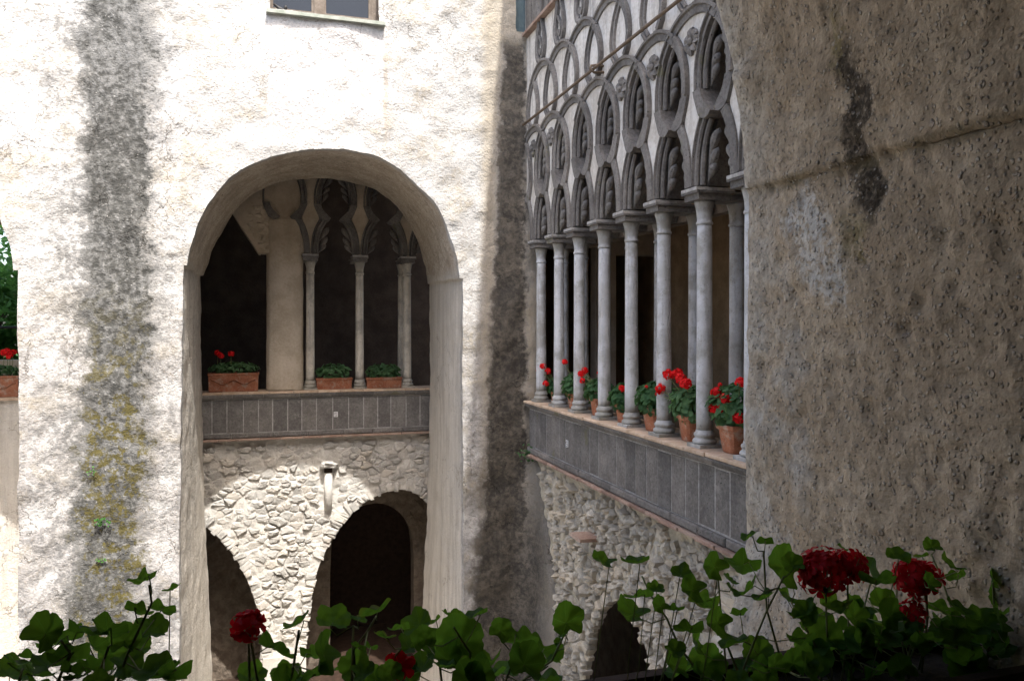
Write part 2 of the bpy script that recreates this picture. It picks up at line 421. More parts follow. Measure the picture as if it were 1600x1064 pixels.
M['leaf_far'] = mat_leaf("geranium_foliage", (0.050, 0.125, 0.052), (0.125, 0.235, 0.11), (0.12, 0.24, 0.07))
M['leaf_tree'] = mat_leaf("tree_leaf", (0.022, 0.075, 0.02), (0.05, 0.13, 0.03), (0.10, 0.22, 0.04))
M['stem'] = mat_simple("green_stem", (0.13, 0.17, 0.05), (0.20, 0.20, 0.09), 20, .7, .001)
M['petal'] = mat_petal("scarlet_petal", (0.62, 0.006, 0.010), (0.80, 0.02, 0.02))
M['petal_d'] = mat_petal("crimson_petal", (0.36, 0.004, 0.010), (0.58, 0.010, 0.018))
M['soil'] = mat_simple("potting_soil", (0.02, 0.015, 0.01), (0.045, 0.032, 0.02), 30, .95, .01)
M['iron'] = mat_simple("rusty_iron", (0.10, 0.075, 0.055), (0.17, 0.125, 0.09), 20, .75, .003, 80)
M['blackiron'] = mat_simple("black_iron", (0.012, 0.012, 0.012), (0.03, 0.028, 0.026), 20, .5, .002)
M['wood'] = mat_simple("weathered_wood", (0.10, 0.078, 0.06), (0.175, 0.145, 0.118), 12, .7, .003, 60)
M['sill'] = mat_simple("green_grey_sill", (0.22, 0.24, 0.20), (0.33, 0.34, 0.30), 10, .85, .004)
M['glass'] = mat_glass("window_glass", (0.012, 0.015, 0.020))
M['blueglass'] = mat_simple("blue_glass", (0.085, 0.125, 0.145), (0.12, 0.165, 0.185), 9, .3, .001)
M['plaque'] = mat_simple("white_plaque", (0.6, 0.6, 0.6), (0.72, 0.72, 0.72), 30, .6, .001)
M['ink'] = mat_simple("dark_print", (0.03, 0.03, 0.03), (0.05, 0.05, 0.05), 30, .8, .0)
M['paving'] = mat_simple("pale_paving", (0.34, 0.31, 0.27), (0.46, 0.43, 0.38), 4, .9, .008)
M['trunk'] = mat_simple("bark", (0.06, 0.045, 0.03), (0.12, 0.09, 0.065), 10, .95, .01)
M['moss'] = mat_leaf("weed_leaf", (0.05, 0.15, 0.03), (0.09, 0.22, 0.05), (0.15, 0.3, 0.05))

# ------------------------------------------------------------------ object helpers
WPOS = {}
def link(o):
    COL.objects.link(o)
    return o
def mesh(name, verts, faces, smooth=False, recalc=True):
    me = bpy.data.meshes.new(name)
    me.from_pydata([tuple(v) for v in verts], [], [tuple(f) for f in faces])
    if recalc:
        bm = bmesh.new(); bm.from_mesh(me)
        bmesh.ops.recalc_face_normals(bm, faces=bm.faces)
        bm.to_mesh(me); bm.free()
    if smooth:
        me.polygons.foreach_set("use_smooth", [True] * len(me.polygons))
    me.update()
    return me
def root(name, label, cat, loc, group=None):
    o = link(bpy.data.objects.new(name, None))
    o.location = loc
    o.empty_display_size = .1
    WPOS[o.name] = Vector(loc)
    o['label'] = label; o['category'] = cat; o['kind'] = 'thing'
    if group: o['group'] = group
    return o
def part(name, me, parent, mat, loc=(0, 0, 0), rot=None, scale=None):
    """mesh in coordinates relative to world point loc"""
    o = link(bpy.data.objects.new(name, me))
    if mat is not None and not me.materials:
        me.materials.append(mat)
    loc = Vector(loc)
    if parent is not None:
        o.parent = parent
        o.location = loc - WPOS[parent.name]
    else:
        o.location = loc
    if rot is not None: o.rotation_euler = rot
    if scale is not None: o.scale = scale
    WPOS[o.name] = loc
    return o
def structure(o, kind='structure'):
    o['kind'] = kind
    return o

class MB:
    """collects simple solids into one mesh"""
    def __init__(self): self.v = []; self.f = []
    def add(self, v, f):
        b = len(self.v); self.v += [tuple(q) for q in v]; self.f += [tuple(b + i for i in g) for g in f]
        return self
    def box(self, x0, x1, y0, y1, z0, z1):
        v = [(x, y, z) for x in (x0, x1) for y in (y0, y1) for z in (z0, z1)]
        return self.add(v, [(0, 1, 3, 2), (4, 6, 7, 5), (0, 4, 5, 1), (2, 3, 7, 6), (0, 2, 6, 4), (1, 5, 7, 3)])
    def lathe(self, prof, c=(0, 0, 0), n=20, sq=0.0):
        v = []
        for r, z in prof:
            for k in range(n):
                a = 2 * math.pi * k / n
                q = 1.0 + sq * (1 / max(abs(math.cos(a)), abs(math.sin(a))) - 1)
                v.append((c[0] + r * q * math.cos(a), c[1] + r * q * math.sin(a), c[2] + z))
        f = []
        for i in range(len(prof) - 1):
            for k in range(n):
                f.append((i * n + k, i * n + (k + 1) % n, (i + 1) * n + (k + 1) % n, (i + 1) * n + k))
        f.append(tuple(range(n))); f.append(tuple((len(prof) - 1) * n + k for k in range(n)))
        return self.add(v, f)
    def tube(self, pts, r, n=6):
        pts = [Vector(p) for p in pts]
        rr = r if isinstance(r, (list, tuple)) else [r] * len(pts)
        v = []; a = None
        for i, p in enumerate(pts):
            t = (pts[min(i + 1, len(pts) - 1)] - pts[max(i - 1, 0)]).normalized()
            if a is None:
                a = t.cross(Vector((.83, .31, .21)))
                if a.length < .1: a = t.cross(Vector((0, 0, 1)))
            else:
                a = a - t * a.dot(t)
                if a.length < 1e-4: a = t.cross(Vector((.83, .31, .21)))
            a.normalize(); b = t.cross(a)
            for k in range(n):
                q = 2 * math.pi * k / n
                v.append(p + rr[i] * (math.cos(q) * a + math.sin(q) * b))
        f = []
        for i in range(len(pts) - 1):
            for k in range(n):
                f.append((i * n + k, i * n + (k + 1) % n, (i + 1) * n + (k + 1) % n, (i + 1) * n + k))
        f.append(tuple(range(n))); f.append(tuple((len(pts) - 1) * n + k for k in range(n)))
        return self.add(v, f)
    def blob(self, c, axis, length, rad, n=7, m=6, flat=1.0, flatdir=None):
        """teardrop along axis: narrow foot at c, fat head at the end"""
        axis = Vector(axis).normalized(); c = Vector(c)
        a = axis.cross(Vector((.31, .77, .2))).normalized(); b = axis.cross(a)
        v = [c]; f = []
        for i in range(1, m):
            t = i / m
            rr = rad * (math.sin(math.pi * t ** 2.1)) ** .7
            for k in range(n):
                q = 2 * math.pi * k / n
                v.append(c + axis * (t * length) + rr * (math.cos(q) * a + math.sin(q) * b))
        v.append(c + axis * length)
        for k in range(n):
            f.append((0, 1 + (k + 1) % n, 1 + k))
            f.append((len(v) - 1, 1 + (m - 2) * n + k, 1 + (m - 2) * n + (k + 1) % n))
        for i in range(m - 2):
            for k in range(n):
                f.append((1 + i * n + k, 1 + i * n + (k + 1) % n, 1 + (i + 1) * n + (k + 1) % n, 1 + (i + 1) * n + k))
        return self.add(v, f)
    def mesh(self, name, smooth=False, recalc=True):
        return mesh(name, self.v, self.f, smooth, recalc)

def resample(pts, step):
    pts = np.array(pts, float); d = np.r_[0, np.cumsum(np.linalg.norm(np.diff(pts, axis=0), axis=1))]
    n = max(2, int(round(d[-1] / step)) + 1)
    q = np.linspace(0, d[-1], n)
    return np.stack([np.interp(q, d, pts[:, i]) for i in range(pts.shape[1])], 1)
def spline(pts, n=60):
    """Catmull-Rom through 2-D points"""
    P = np.array(pts, float); P = np.vstack([2 * P[0] - P[1], P, 2 * P[-1] - P[-2]])
    out = []
    m = len(P) - 3; per = max(2, n // m)
    for i in range(m):
        p0, p1, p2, p3 = P[i:i + 4]
        for t in np.linspace(0, 1, per, endpoint=False):
            out.append(.5 * ((2 * p1) + (-p0 + p2) * t + (2 * p0 - 5 * p1 + 4 * p2 - p3) * t * t + (-p0 + 3 * p1 - 3 * p2 + p3) * t ** 3))
    out.append(P[-2])
    return np.array(out)
def inside(pts, loops):
    pts = np.asarray(pts, float); res = np.zeros(len(pts), bool)
    for lp in loops:
        lp = np.asarray(lp, float); x1, y1 = lp[:, 0], lp[:, 1]; x2, y2 = np.roll(x1, -1), np.roll(y1, -1)
        for i in range(len(lp)):
            c = ((y1[i] > pts[:, 1]) != (y2[i] > pts[:, 1]))
            if not c.any(): continue
            xi = x1[i] + (pts[:, 1] - y1[i]) / (y2[i] - y1[i] + 1e-12) * (x2[i] - x1[i])
            res ^= c & (pts[:, 0] < xi)
    return res
def seg_dist(pts, loops):
    d = np.full(len(pts), 1e9)
    for lp in loops:
        lp = np.asarray(lp, float); 
        for i in range(len(lp)):
            a = lp[i]; b = lp[(i + 1) % len(lp)]; ab = b - a; L = ab @ ab
            if L < 1e-12: continue
            t = np.clip(((pts - a) @ ab) / L, 0, 1)
            q = pts - (a + t[:, None] * ab)
            d = np.minimum(d, np.hypot(q[:, 0], q[:, 1]))
    return d
def triangulate(loops, step, dens=None):
    """loops of 2-D points (first outer, others holes) -> points, triangles"""
    pts = []; edges = []
    for lp in loops:
        b = len(pts); pts += [tuple(p) for p in lp]
        edges += [(b + i, b + (i + 1) % len(lp)) for i in range(len(lp))]
    allp = np.array(pts)
    if step:
        lo, hi = allp.min(0), allp.max(0)
        gx, gz = np.meshgrid(np.arange(lo[0], hi[0], step), np.arange(lo[1], hi[1], step))
        G = np.stack([gx.ravel(), gz.ravel()], 1)
        rs = np.random.RandomState(3); G = G + (rs.rand(*G.shape) - .5) * step * .5
        G = G[inside(G, loops)]
        if len(G): G = G[seg_dist(G, loops) > step * .35]
        if dens is not None and len(G): G = G[dens(G)]
        pts += [tuple(p) for p in G]
    V, E, F, ov, oe, of = delaunay_2d_cdt([Vector(p) for p in pts], edges, [], 0, 1e-6)
    V = np.array([(v.x, v.y) for v in V]); F = np.array([f[:3] for f in F])
    C = V[F].mean(1)
    F = F[inside(C, loops)]
    return V, F
def slab_from_loops(loops, d0, d1, mapping, step=None):
    """solid plate: front at depth d0, back at d1"""
    V, F = triangulate(loops, step)
    n = len(V)
    verts = [mapping(a, b, d0) for a, b in V] + [mapping(a, b, d1) for a, b in V]
    faces = [tuple(f) for f in F] + [tuple(n + i for i in f[::-1]) for f in F]
    # walls: boundary edges
    cnt = {}
    for f in F:
        for i in range(3):
            e = (f[i], f[(i + 1) % 3]); k = (min(e), max(e))
            cnt[k] = None if k in cnt else e
    for k, e in cnt.items():
        if e: faces.append((e[0], e[1], n + e[1], n + e[0]))
    return verts, faces
def sweep(path, prof, mapping, closed=False):
    """path (s,z) ; prof (n,d) closed polygon, n to the right of travel"""
    P = np.array(path, float); n = len(P); m = len(prof)
    v = []
    for i in range(n):
        a = P[(i - 1) % n] if closed else P[max(i - 1, 0)]
        b = P[(i + 1) % n] if closed else P[min(i + 1, n - 1)]
        t = b - a; t = t / (np.linalg.norm(t) + 1e-9)
        nr = np.array((t[1], -t[0]))
        for (q, d) in prof:
            w = P[i] + nr * q
            v.append(mapping(w[0], w[1], d))
    f = []
    for i in range(n if closed else n - 1):
        j = (i + 1) % n
        for k in range(m):
            l = (k + 1) % m
            f.append((i * m + k, i * m + l, j * m + l, j * m + k))
    if not closed:
        f.append(tuple(range(m))); f.append(tuple((n - 1) * m + k for k in range(m)))
    return v, f

# ------------------------------------------------------------------ SETTING: paving
gm = MB(); gm.box(-150, 150, -150, 150, -0.3, 0.0)
structure(part('ground', gm.mesh('ground'), None, M['paving']))

# ================================================================== SUNLIT FACADE
YF, YB = 9.40, 11.66
def arc_from_zoom(lst, Y):
    out = []
    for zx, zy in lst:
        p = on_y(280 + zx / 2.2167, 200 + zy / 2.2167, Y); out.append((p.x, p.z))
    return out
front_arc = arc_from_zoom([(24, 476), (34, 430), (58, 340), (76, 300), (112, 248), (170, 180), (230, 138), (305, 103), (400, 80), (510, 70),
                           (600, 80), (690, 105), (760, 140), (830, 200), (880, 250), (920, 310), (945, 390), (962, 450), (970, 523)], YF)
back_arc = arc_from_zoom([(84, 512), (100, 470), (130, 390), (200, 285), (250, 235), (330, 195), (420, 180), (500, 177), (600, 190),
                          (680, 215), (760, 280), (820, 370), (850, 460), (862, 538)], YB)
fj_l = [(on_y(283, 1064, YF).x, 0.0), (on_y(285, 800, YF).x, on_y(285, 800, YF).z), (on_y(290, 416, YF).x, front_arc[0][1] - .004)]
fj_r = [(on_y(719, 441, YF).x, front_arc[-1][1] - .004), (on_y(721, 800, YF).x, on_y(721, 800, YF).z), (on_y(723, 1064, YF).x, 0.0)]
bj_l = [(on_y(333, 1064, YB).x + .05, 0.0), (on_y(320, 700, YB).x, on_y(320, 700, YB).z), (on_y(317, 430, YB).x, back_arc[0][1] - .004)]
bj_r = [(on_y(669, 441, YB).x, back_arc[-1][1] - .004), (on_y(668, 690, YB).x, on_y(668, 690, YB).z), (on_y(657, 1064, YB).x - .05, 0.0)]
def prof_resample(jl, arc, jr, nj=140, na=170):
    def rs(p, n):
        p = np.array(p, float); d = np.r_[0, np.cumsum(np.linalg.norm(np.diff(p, axis=0), axis=1))]
        q = np.linspace(0, d[-1], n); return np.stack([np.interp(q, d, p[:, 0]), np.interp(q, d, p[:, 1])], 1)
    return np.vstack([rs(jl, nj), rs(spline(arc, 200), na), rs(jr, nj)])
LIP = .030
fj_l, bj_l = [[(x - LIP, z) for x, z in q] for q in (fj_l, bj_l)]
fj_r, bj_r = [[(x + LIP, z) for x, z in q] for q in (fj_r, bj_r)]
FP = prof_resample(fj_l, front_arc, fj_r)
BP = prof_resample(bj_l, back_arc, bj_r)
# second arch to the left: same shape, shifted so that its right jamb stands at the frame's left edge
SH = -2.545 - np.interp(EZ - .2, FP[-140:, 1][::-1], FP[-140:, 0][::-1])
FP2 = FP + np.array([SH, 0]); BP2 = BP + np.array([SH, 0])

def disp(P, amp=1.0):
    """lumpy hand-laid plaster: displacement vectors"""
    out = np.zeros_like(P)
    for ax, sd in ((0, 1), (1, 2), (2, 3)):
        out[:, ax] = .022 * noise3(P, 1.7, sd, 2) + .017 * noise3(P, 5.0, sd + 10, 4, .55)
    out[:, 2] *= .6; out[:, 0] *= .5
    return out * amp
ZT = EZ + 6.0
NX = on_y(806, 100, YF).x
NZ = EZ + 3.74
outer = resample([(-8, 0), (FP2[0][0], 0)], .3).tolist()[:-1] + FP2.tolist() + resample([(FP2[-1][0], 0), (FP[0][0], 0)], .06).tolist()[1:-1] + FP.tolist() \
    + resample([(FP[-1][0], 0), (3.30, 0), (3.30, NZ), (NX, NZ), (NX, ZT), (-8, ZT), (-8, 0)], .06).tolist()[1:-1]
wx0, wx1, wz0, wz1 = on_y(421, 10, YF).x, on_y(592, 10, YF).x, EZ + 3.66, EZ + 5.0
whole = resample([(wx0, wz0), (wx1, wz0), (wx1, wz1), (wx0, wz1), (wx0, wz0)], .06).tolist()[:-1]
V, F = triangulate([outer, whole], .045, lambda G: (np.random.RandomState(5).rand(len(G)) < np.where((G[:, 0] > -3.2) & (G[:, 1] > EZ - 5) & (G[:, 1] < EZ + 4.3), 1.0, .06)))
P = np.stack([V[:, 0], np.full(len(V), YF), V[:, 1]], 1)
P = P + disp(P) * np.array([1, 1, 1.0])
fverts = P.tolist(); ffaces = [tuple(f) for f in F]
def arch_tube(FPx, BPx, nd=46):
    n = len(FPx); vs = []
    for j in range(nd + 1):
        t = j / nd
        Q = FPx * (1 - t) + BPx * t
        vs.append(np.stack([Q[:, 0], np.full(n, YF * (1 - t) + YB * t), Q[:, 1]], 1))
    Pt = np.vstack(vs); Pt = Pt + disp(Pt)
    fs = []
    for j in range(nd):
        for i in range(n - 1):
            fs.append((j * n + i, j * n + i + 1, (j + 1) * n + i + 1, (j + 1) * n + i))
    return Pt.tolist(), fs
mbf = MB(); mbf.add(fverts, ffaces)
for a, b in ((FP, BP), (FP2, BP2)):
    v, f = arch_tube(a, b); mbf.add(v, f)
facade = root('facade_wall', 'tall sunlit white stucco wall with a deep round arch and a grey stained pier', 'wall', (0, YF, 0))
me = mbf.mesh('facade_plaster', smooth=True, recalc=False)
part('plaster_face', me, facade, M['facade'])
# body behind the plaster, piers and top closing the bays (unseen thickness)
mb = MB()
mb.box(BP2[-140:, 0].max() + .12, BP[:140, 0].min() - .12, YF + .9, YB, 0, EZ + 2.0)
mb.box(BP[-140:, 0].max() + .12, 3.26, YF + .9, YB, 0, EZ + 3.6)
mb.box(-8, 3.26, YF + .75, YB, EZ + 2.45, ZT - .16)
mb.box(-8, -.4, YF + .35, YF + .74, EZ + 2.6, ZT - .16)
mb.box(1.7, 2.9, YF + .35, YF + .74, EZ + 2.6, ZT - .16)
mb.box(-8, 6.9, YF + .5, YB + 5.0, ZT - .15, ZT)
part('masonry_core', mb.mesh('masonry_core'), facade, M['tan'])

# window above the arch
win_y = YF + .17
wm = MB()
fw = .075
wm.box(wx0 - .04, wx0 + .012, win_y - .03, win_y + .05, wz0 - .02, wz1 + .02)
wm.box(wx1 - .075, wx1 + .05, win_y - .03, win_y + .05, wz0 - .02, wz1 + .02)
xm = on_y(498, 10, win_y).x
wm.box(xm - .055, xm + .055, win_y - .045, win_y + .05, wz0 - .02, wz1)
wm.box(wx0 + .012, xm - .055, win_y - .028, win_y + .05, wz0 - .02, wz0 + .06)
wm.box(xm + .055, wx1 - .075, win_y - .028, win_y + .05, wz0 - .02, wz0 + .06)
wm.box(wx0, wx1, win_y - .026, win_y + .05, wz1 - .09, wz1)
window = part('window', wm.mesh('window_frame'), facade, M['wood'])
for a, b in ((wx0 + .012, xm - .055), (xm + .055, wx1 - .075)):
    q = MB(); q.box(a + .03, b - .03, win_y + .0, win_y + .012, wz0 + .075, wz1 - .09)
    part('pane', q.mesh('pane'), window, M['glass'])
    q = MB(); q.box(a, a + .03, win_y - .02, win_y + .03, wz0 + .06, wz1 - .09); q.box(b - .03, b, win_y - .02, win_y + .03, wz0 + .06, wz1 - .09)
    q.box(a + .03, b - .03, win_y - .02, win_y + .03, wz0 + .06, wz0 + .082)
    part('sash', q.mesh('sash'), window, M['wood'])
q = MB(); q.box(on_y(416, 22, YF).x, on_y(601, 43, YF).x, YF - .075, win_y - .03, wz0 - .062, wz0 - .022)
part('sill', q.mesh('sill'), window, M['sill'])
q = MB(); q.tube([(wx0 + .05, win_y - .07, wz0 + .10), (wx0 + .10, win_y - .09, wz0 + .055), (wx0 + .16, win_y - .08, wz0 + .03), (wx0 + .22, win_y - .06, wz0 + .03)], [.012, .02, .024, .01], 7)
q.blob((wx0 + .16, win_y - .08, wz0 - .0), (.3, -.1, 1), .10, .022)
part('latch', q.mesh('latch', True), window, M['blackiron'])
# backing room
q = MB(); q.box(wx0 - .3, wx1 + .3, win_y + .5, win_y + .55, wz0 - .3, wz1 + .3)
part('window_backing', q.mesh('window_backing'), facade, M['unlit'])

# blue glazed opening in the corner above the ledge
q = MB(); q.box(NX - .05, NX + .20, YF + .10, YF + .12, NZ + .002, ZT - .2)
win2 = part('corner_window', q.mesh('corner_window'), facade, M['blueglass'])
q = MB()
q.add([(NX + .16, YF + .0, NZ), (3.30, YF + .0, NZ), (3.30, YF + .5, NZ), (NX + .12, YF + .5, NZ),
       (NX + .20, YF + .0, NZ + .22), (3.30, YF + .0, NZ + .30), (3.30, YF + .5, NZ + .30), (NX + .16, YF + .5, NZ + .22),
       (NX + .27, YF + .0, ZT - .2), (3.30, YF + .0, ZT - .2), (3.30, YF + .5, ZT - .2), (NX + .22, YF + .5, ZT - .2)],
      [(0, 1, 5, 4), (1, 2, 6, 5), (2, 3, 7, 6), (3, 0, 4, 7), (4, 5, 9, 8), (5, 6, 10, 9), (6, 7, 11, 10), (7, 4, 8, 11), (0, 3, 2, 1), (8, 9, 10, 11)])
part('jamb', q.mesh('jamb'), facade, M['tuff'])

# plaster flare running from the corner onto the arcade wall
def flare():
    zs = np.linspace(EZ - 1.57, 0, 110); nu = 44
    pts = []
    for z in zs:
        h = (EZ - 1.57) - z
        yb = 9.40 - .02 - .62 * (1 - math.exp(-h / 1.5)) * 1.05 - .18 * h
        yb += .05 * float(noise3(np.array([[0, 0, z]]), 3.0, 5, 3)[0])
        p0 = np.array((2.90, 9.40 - .012)); p2 = np.array((3.185, yb)); p1 = np.array((3.175, 9.36))
        for i in range(nu):
            t = i / (nu - 1)
            q = (1 - t) ** 2 * p0 + 2 * t * (1 - t) * p1 + t * t * p2
            pts.append((q[0], q[1], z))
        pts.append((3.30, yb - .01, z))
    Pn = np.array(pts); Pn = Pn + disp(Pn, .8)
    n = nu + 1; fs = []
    for j in range(len(zs) - 1):
        for i in range(n - 1):
            fs.append((j * n + i, j * n + i + 1, (j + 1) * n + i + 1, (j + 1) * n + i))
    return mesh('corner_flare', Pn, fs, True, False)
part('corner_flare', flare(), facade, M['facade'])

# ================================================================== SHARED BUILDERS: tracery, parapet, rubble
BANDW = .055
BAND_PROF = [(.046, .02), (.046, -.044), (.020, -.046), (.012, -.026), (-.040, -.026), (-.048, .02), (-.03, .10), (.03, .10)]
BAND_FLAT = [(.044, .02), (.044, -.018), (.030, -.026), (-.038, -.022), (-.046, .02), (-.03, .10), (.03, .10)]
BAND_LOW = [(.044, .02), (.044, -.034), (.022, -.038), (.012, -.004), (.004, -.004), (-.004, -.026), (-.026, -.022), (-.030, .04), (-.02, .10), (.03, .10)]
BAND_THIN = [(.050, .02), (.050, -.020), (.030, -.024), (.022, -.002), (.010, .02), (-.02, .10), (.03, .10)]
ZC = EZ + 1.90
def tracery(B, mapv):
    """one bay of interlaced tracery between column axes s=0 and s=B: dict of meshes"""
    Rm = B - .095
    out = {}
    def arc(cx, r, a0, a1, n=22, zc=ZC):
        return [(cx + r * math.cos(math.radians(a)), zc + r * math.sin(math.radians(a))) for a in np.linspace(a0, a1, n)]
    crs = math.degrees(math.acos(-(B / 2) / Rm))
    mapc = lambda s_, z_, d_: mapv(s_, z_, d_ + .009)
    gap = .9
    out['band_a'] = sweep([(Rm, ZC - .10)] + arc(0, Rm, 0, 46), BAND_PROF, mapv)
    out['band_b'] = sweep(arc(0, Rm, 46 + gap, 84), BAND_PROF, mapv)
    out['band_c'] = sweep(arc(0, Rm, 84 + gap, crs + 3), BAND_PROF, mapc)
    out['band_d'] = sweep(arc(0, 1, 0, 1, 2), BAND_LOW, mapv)
    aa = arc(B, Rm, crs + 1, 180) + [(B - Rm, ZC - .10)]
    out['band_d'] = sweep(aa, BAND_THIN, mapv)
    ax = arc(B, Rm, 84, crs + 0, 14)
    out['band_e'] = sweep([(p[0] - B, p[1]) for p in arc(B, Rm, crs + 4, 150, 10)], BAND_LOW, mapv)      # left leg of the arch over the next column
    low = [(.052, EZ + 1.075), (.056, EZ + 1.20), (.076, EZ + 1.34), (.120, EZ + 1.47), (.180, EZ + 1.575)]
    lowp = spline(low, 24)
    for nm, mir in (('low_l', 1), ('low_r', -1)):
        pth = [((p[0] if mir > 0 else B - p[0]), p[1]) for p in lowp]
        prof = BAND_THIN if mir > 0 else [(-n, d) for n, d in BAND_FLAT]
        # rising path: right of travel is the opening side for mir>0, so flip
        prof = [(-n, d) for n, d in prof]
        out[nm] = sweep(pth, prof, mapv)
    wa = [(.044, ZC - .10), (.146, ZC - .10), (.185, EZ + 1.71), (.292, EZ + 1.60), (.270, EZ + 1.575), (.215, EZ + 1.56), (.135, EZ + 1.59), (.092, EZ + 1.67)]
    for nm, mir in (('waist_l', 1), ('waist_r', -1)):
        lp = [((p[0] if mir > 0 else B - p[0]), p[1]) for p in np.vstack([spline(wa[1:4], 12), spline(wa[4:], 14)[:-1], spline([wa[7], (.055, EZ + 1.76), wa[0]], 8)])]
        out[nm] = slab_from_loops([np.array(lp)], -.028, .26, mapv)
    # carved reveals: full-depth web, two rolls and three drops, for each leg
    def carve(path, side, drops):
        m = MB(); P = np.array(path)
        pr = [(-.046, .09), (.046, .09), (.046, .28), (-.046, .28)]
        v, f = sweep(path, pr, mapv); m.add(v, f)
        nrm = []
        for i in range(len(P)):
            tt = P[min(i + 1, len(P) - 1)] - P[max(i - 1, 0)]; tt = tt / np.linalg.norm(tt); nrm.append((tt[1], -tt[0]))
        nrm = np.array(nrm) * side
        for off, dd, rr in ((.006, .002, .020), (.044, .030, .021)):
            pts = P + nrm * off
            m.tube([mapv(a, b, dd) for a, b in pts], rr, 7)
        for (f0, f1, off, rad) in drops:
            i0, i1 = int(f0 * (len(P) - 1)), int(f1 * (len(P) - 1))
            a0 = P[i0] + nrm[i0] * .056; a1 = P[i1] + nrm[i1] * off
            q0 = Vector(mapv(a0[0], a0[1], .060)); q1 = Vector(mapv(a1[0], a1[1], .072))
            m.blob(q0, q1 - q0, (q1 - q0).length, rad, 9, 9)
        return m.v, m.f
    L = [tuple(p) for p in lowp]
    dl = [(.0, .34, .160, .037), (.12, .60, .165, .040), (.34, .93, .125, .042)]
    du = [(.62, .20, .036, .22), (.40, .22, .040, .27), (.20, .22, .038, .24)]
    out['carve_ll'] = carve(L, 1, dl)
    out['carve_lr'] = carve([(B - a, b) for a, b in L], -1, dl)
    up = [(B - Rm, ZC - .10)] + arc(B, Rm, 180, crs - 1)
    du = [(.02, .24, .150, .034), (.10, .43, .150, .036), (.26, .74, .115, .038)]
    out['carve_ul'] = carve(up, 1, du)
    out['carve_ur'] = carve([(B - a, b) for a, b in up], -1, du)
    # second tier
    R2, Z2 = B * .77, EZ + 2.66
    c2 = math.degrees(math.acos(-(B / 2) / R2))
    foot = [(B / 2 + R2 - .085, EZ + 2.485), (B / 2 + R2 - .03, EZ + 2.55)]
    out['top_a'] = sweep(foot + arc(B / 2, R2, 0, 40, 14, Z2), BAND_PROF, mapv)
    out['top_b'] = sweep(arc(B / 2, R2, 40 + gap, 88, 16, Z2), BAND_PROF, mapv)
    out['top_c'] = sweep(arc(B / 2, R2, 88 + gap, c2 + 3, 16, Z2), BAND_PROF, mapc)
    out['top_d'] = sweep(arc(B / 2 , R2, c2 + 4, 180, 16, Z2) + [(B / 2 - R2 + .03, EZ + 2.55), (B / 2 - R2 + .085, EZ + 2.485)], BAND_LOW, mapv)
    # third tier teardrop loop
    half = [(0.0, 3.175), (.085, 3.215), (.128, 3.32), (.118, 3.44), (.078, 3.55), (.05, 3.66), (.06, 3.80), (.10, 3.95), (.13, 4.1), (.09, 4.25), (0, 4.32)]
    lp = spline([(B / 2 + a, EZ + z) for a, z in half] + [(B / 2 - a, EZ + z) for a, z in half[::-1][1:]], 84)[:-1]
    tp = [(.026, .02), (.026, -.045), (.004, -.05), (-.026, -.035), (-.026, .02)]
    m = MB(); v, f = sweep(lp, tp, mapv, True); m.add(v, f)
    hook = spline([(B / 2 - .07, EZ + 3.50), (B / 2 - .005, EZ + 3.42), (B / 2 + .035, EZ + 3.33), (B / 2 - .02, EZ + 3.27), (B / 2 - .06, EZ + 3.34)], 24)
    v, f = sweep(hook, [(.016, .02), (.016, -.03), (-.016, -.03), (-.016, .02)], mapv); m.add(v, f)
    out['drop'] = (m.v, m.f)
    return out
def bay_loop(B):
    """side of the hole cut in the plaster, left side upwards, then mirrored down"""
    Rm = B - .095
    side = [(.02, EZ + 1.06), (.03, EZ + 1.3), (.065, EZ + 1.45), (.12, EZ + 1.58), (.13, EZ + 1.68), (.10, EZ + 1.78), (.095, ZC)]
    crs = math.degrees(math.acos(-(B / 2) / Rm))
    side += [(B + Rm * math.cos(math.radians(a)), ZC + Rm * math.sin(math.radians(a))) for a in np.linspace(176, crs + 9, 13)]
    return side + [(B - a, z) for a, z in side[::-1][1:]]

def clip_poly(poly, a, b, c):
    """keep a*x+b*y<=c"""
    out = []
    for i in range(len(poly)):
        p, q = poly[i], poly[(i + 1) % len(poly)]
        dp, dq = a * p[0] + b * p[1] - c, a * q[0] + b * q[1] - c
        if dp <= 0: out.append(p)
        if dp * dq < 0:
            t = dp / (dp - dq); out.append((p[0] + t * (q[0] - p[0]), p[1] + t * (q[1] - p[1])))
    return out
def voronoi_cells(seeds, asp, bbox):
    S = np.array(seeds) * np.array((asp, 1.0)); cells = []
    for i in range(len(S)):
        d = np.hypot(*(S - S[i]).T); order = np.argsort(d)[1:16]
        r = .6
        poly = [(S[i][0] - r, S[i][1] - r), (S[i][0] + r, S[i][1] - r), (S[i][0] + r, S[i][1] + r), (S[i][0] - r, S[i][1] + r)]
        for j in order:
            n = S[j] - S[i]; mid = (S[j] + S[i]) / 2
            poly = clip_poly(poly, n[0], n[1], n @ mid)
            if len(poly) < 3: break
        cells.append([(p[0] / asp, p[1]) for p in poly])
    return cells
